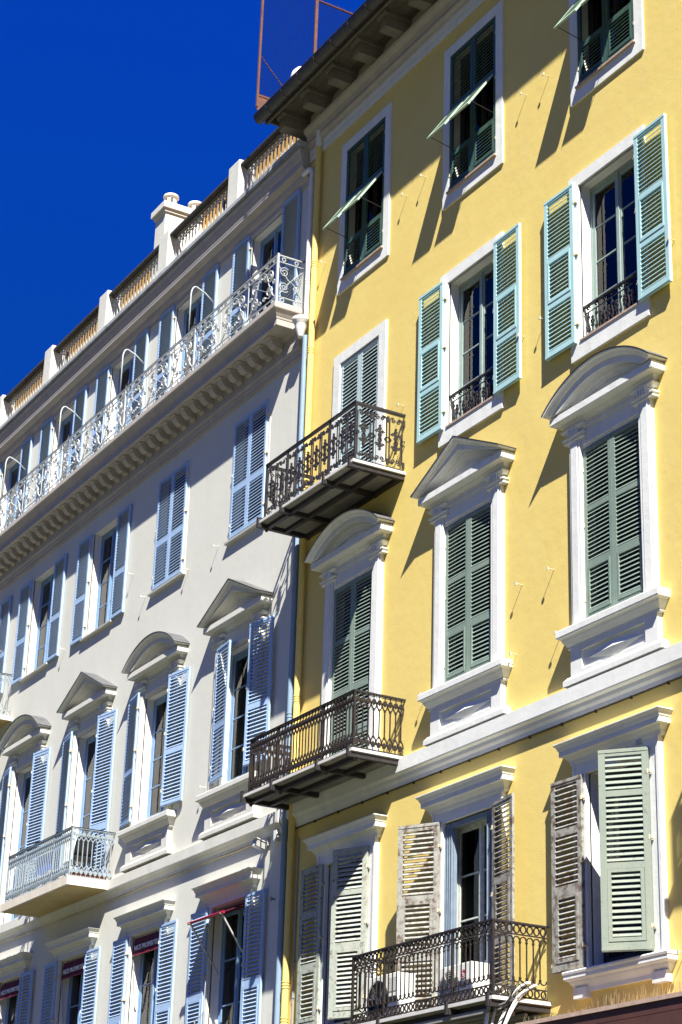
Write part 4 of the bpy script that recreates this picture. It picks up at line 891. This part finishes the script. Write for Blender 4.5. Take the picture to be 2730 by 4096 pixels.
# security camera and junction box
t = thing('security_camera', (-28.52, 0, 7.4), 'grey and white security camera under the string course beside the drainpipes', 'camera')
g = G(); g.box(-28.58, -28.48, -.05, 0, 7.42, 7.55); g.tube([(-28.53,-.03,7.42),(-28.53,-.10,7.34),(-28.53,-.14,7.36)], .015, 6); g.build('bracket', 'steel', t)
g = G(); m = Matrix.Translation((-28.54,-.17,7.42)) @ Matrix.Rotation(D(12), 4, 'Z') @ Matrix.Rotation(D(-12), 4, 'X'); g.cbox(m, .13, .20, .11); g.build('housing', 'steel', t)
g = G(); m = Matrix.Translation((-28.54,-.175,7.485)) @ Matrix.Rotation(D(12), 4, 'Z') @ Matrix.Rotation(D(-12), 4, 'X'); g.cbox(m, .16, .25, .012); g.build('sunshade', 'white', t)
t = thing('junction_box', (-28.17, 0, 7.4), 'small cream junction box under the string course beside the drainpipes', 'box')
g = G(); g.box(-28.24, -28.12, -.075, 0, 7.42, 7.60); o = g.build('box_body', 'wtrim', t); g = G(); g.box(-28.245, -28.115, -.085, -.076, 7.415, 7.605); g.build('lid', 'white', t)
g = G(); g.box(-18.80, -18.70, -.085, -.06, 6.86, 6.93); o = g.build('wall_sensor', 'steel'); tag(o, 'tiny grey sensor box fixed under the cornice of the lower right window', 'sensor')

# awnings of the first floor of the cream house
txt_w = {1: 'fully lit burgundy awning valance with white lettering, third lower window from the left', 2: 'shaded burgundy awning valance with white lettering in the window below the cream concrete balcony', 3: 'burgundy awning valance with white lettering at the bottom left corner'}
for i in (1, 2, 3):
    c = WC['S'][i]
    t = thing('window_awning', (c, .05, 6.3), txt_w[i], 'awning', 'burgundy awnings over the lower windows of the cream house')
    g = G(); n = 16; xa, xb = c-.60, c+.60
    for k in range(n):
        u0, u1 = xa+(xb-xa)*k/n, xa+(xb-xa)*(k+1)/n; y0_ = .0+.008*math.sin(k*1.3); y1_ = .0+.008*math.sin((k+1)*1.3)
        g.add([(u0,y0_,6.34),(u1,y1_,6.34),(u1,y1_+.02,6.62),(u0,y0_+.02,6.62),(u0,y0_+.006,6.34),(u1,y1_+.006,6.34),(u1,y1_+.026,6.62),(u0,y0_+.026,6.62)], [[0,1,2,3],[7,6,5,4],[0,4,5,1]])
    g.build('valance', 'burg', t)
    g = G(); g.tube([(xa,.05,6.63),(xb,.05,6.63)], .03, 10); g.build('roller', 'burg', t)
    g = G(); g.tube([(xa,-.01,6.335),(xb,-.01,6.335)], .012, 8); g.build('bottom_bar', 'red', t)
    text_obj('NICE PROPERTIES', .12, 'lettering', t, (c, -.014, 6.46), (math.pi/2, 0, 0), width=1.04, depth=.002)
    for s_ in (-1, 1):
        g = G(); x = c+s_*.585; g.tube([(x,.0,6.33),(x,.10,5.45)], .012, 6); g.tube([(x,.10,5.45),(x,.12,5.42)], .022, 8); g.build('arm', 'steel', t)
c = WC['S'][0]
t = thing('window_awning', (c, 0, 6.4), 'opened red-barred awning held out on two grey arms, in the window beside the drainpipes', 'awning')
g = G(); g.tube([(-30.50,-.42,6.40),(-29.20,-.42,6.40)], .026, 10); g.build('front_bar', 'red', t)
g = G(); g.add([(-30.42,-.42,6.415),(-29.22,-.42,6.415),(-29.22,.12,6.64),(-30.42,.12,6.64),(-30.42,-.42,6.40),(-29.22,-.42,6.40),(-29.22,.12,6.63),(-30.42,.12,6.63)], [[0,1,2,3],[7,6,5,4],[0,3,7,4],[1,5,6,2]]); g.build('cloth', 'burg', t)
g = G(); g.tube([(-30.40,.12,6.63),(-29.2,.12,6.63)], .04, 10); g.build('roller', 'burg', t)
for x in (-30.43, -29.28):
    g = G(); g.tube([(x,-.42,6.39),(x+.02,.14,5.60)], .016, 8); g.tube([(x,-.42,6.38),(x,-.44,6.40)], .026, 8); g.build('arm', 'steel', t)
g = G(); g.tube([(-30.30,-.12,6.45),(-30.32,-.14,5.0),(-30.34,-.16,4.9),(-30.50,-.2,4.82),(-30.52,-.2,4.7)], .008, 6); g.build('crank', 'steel', t)

# shop canopy in the bottom right corner
t = thing('shop_canopy', (-16, -.5, 3.4), 'dark brown shop canopy with stained ledge in the bottom right corner', 'canopy')
g = G(); g.box(-20.85, -12.0, -.46, 0, 3.685, 3.70); g.box(-20.85, -12.0, -.47, -.455, 3.65, 3.70); g.build('ledge', 'flash', t)
g = G(); g.box(-20.80, -12.0, -.445, -.02, 3.52, 3.683); g.box(-20.80, -12.0, -.50, -.02, 3.05, 3.50); g.build('fascia', 'canopy', t)
g = G(); rr = random.Random(5)
for k in range(150):
    x = -20.2+rr.uniform(0, 1)**.8*2.6; y = rr.uniform(-.40,-.1); h = rr.uniform(.08,.2); dx = rr.uniform(-.02,.04)*(3 if x < -19.4 else 1)
    g.tube([(x,y,3.70),(x+dx,y+rr.uniform(-.03,.03),3.70+h*(.5 if x < -19.4 else 1))], .0022, 3)
o = g.build('bird_spikes', 'straw'); tag(o, 'thin dry bird spikes standing along the ledge of the brown shop canopy', 'bird spikes', kind='stuff')
g = G()
for k in range(60):
    x = -20.75+rr.uniform(0,.6); y = rr.uniform(-.4,-.05); a = rr.uniform(0,6.28); r = rr.uniform(.03,.09)
    g.tube([(x,y,3.70),(x+r*.5*math.cos(a),y+r*.5*math.sin(a),3.70+rr.uniform(.03,.08)),(x+r*math.cos(a),y+r*math.sin(a),3.705+rr.uniform(0,.06))], .004, 4)
o = g.build('dead_twigs', 'foliage'); tag(o, 'tangle of dark dead twigs on the ledge beside the wrapped pipes', 'twigs', kind='stuff')
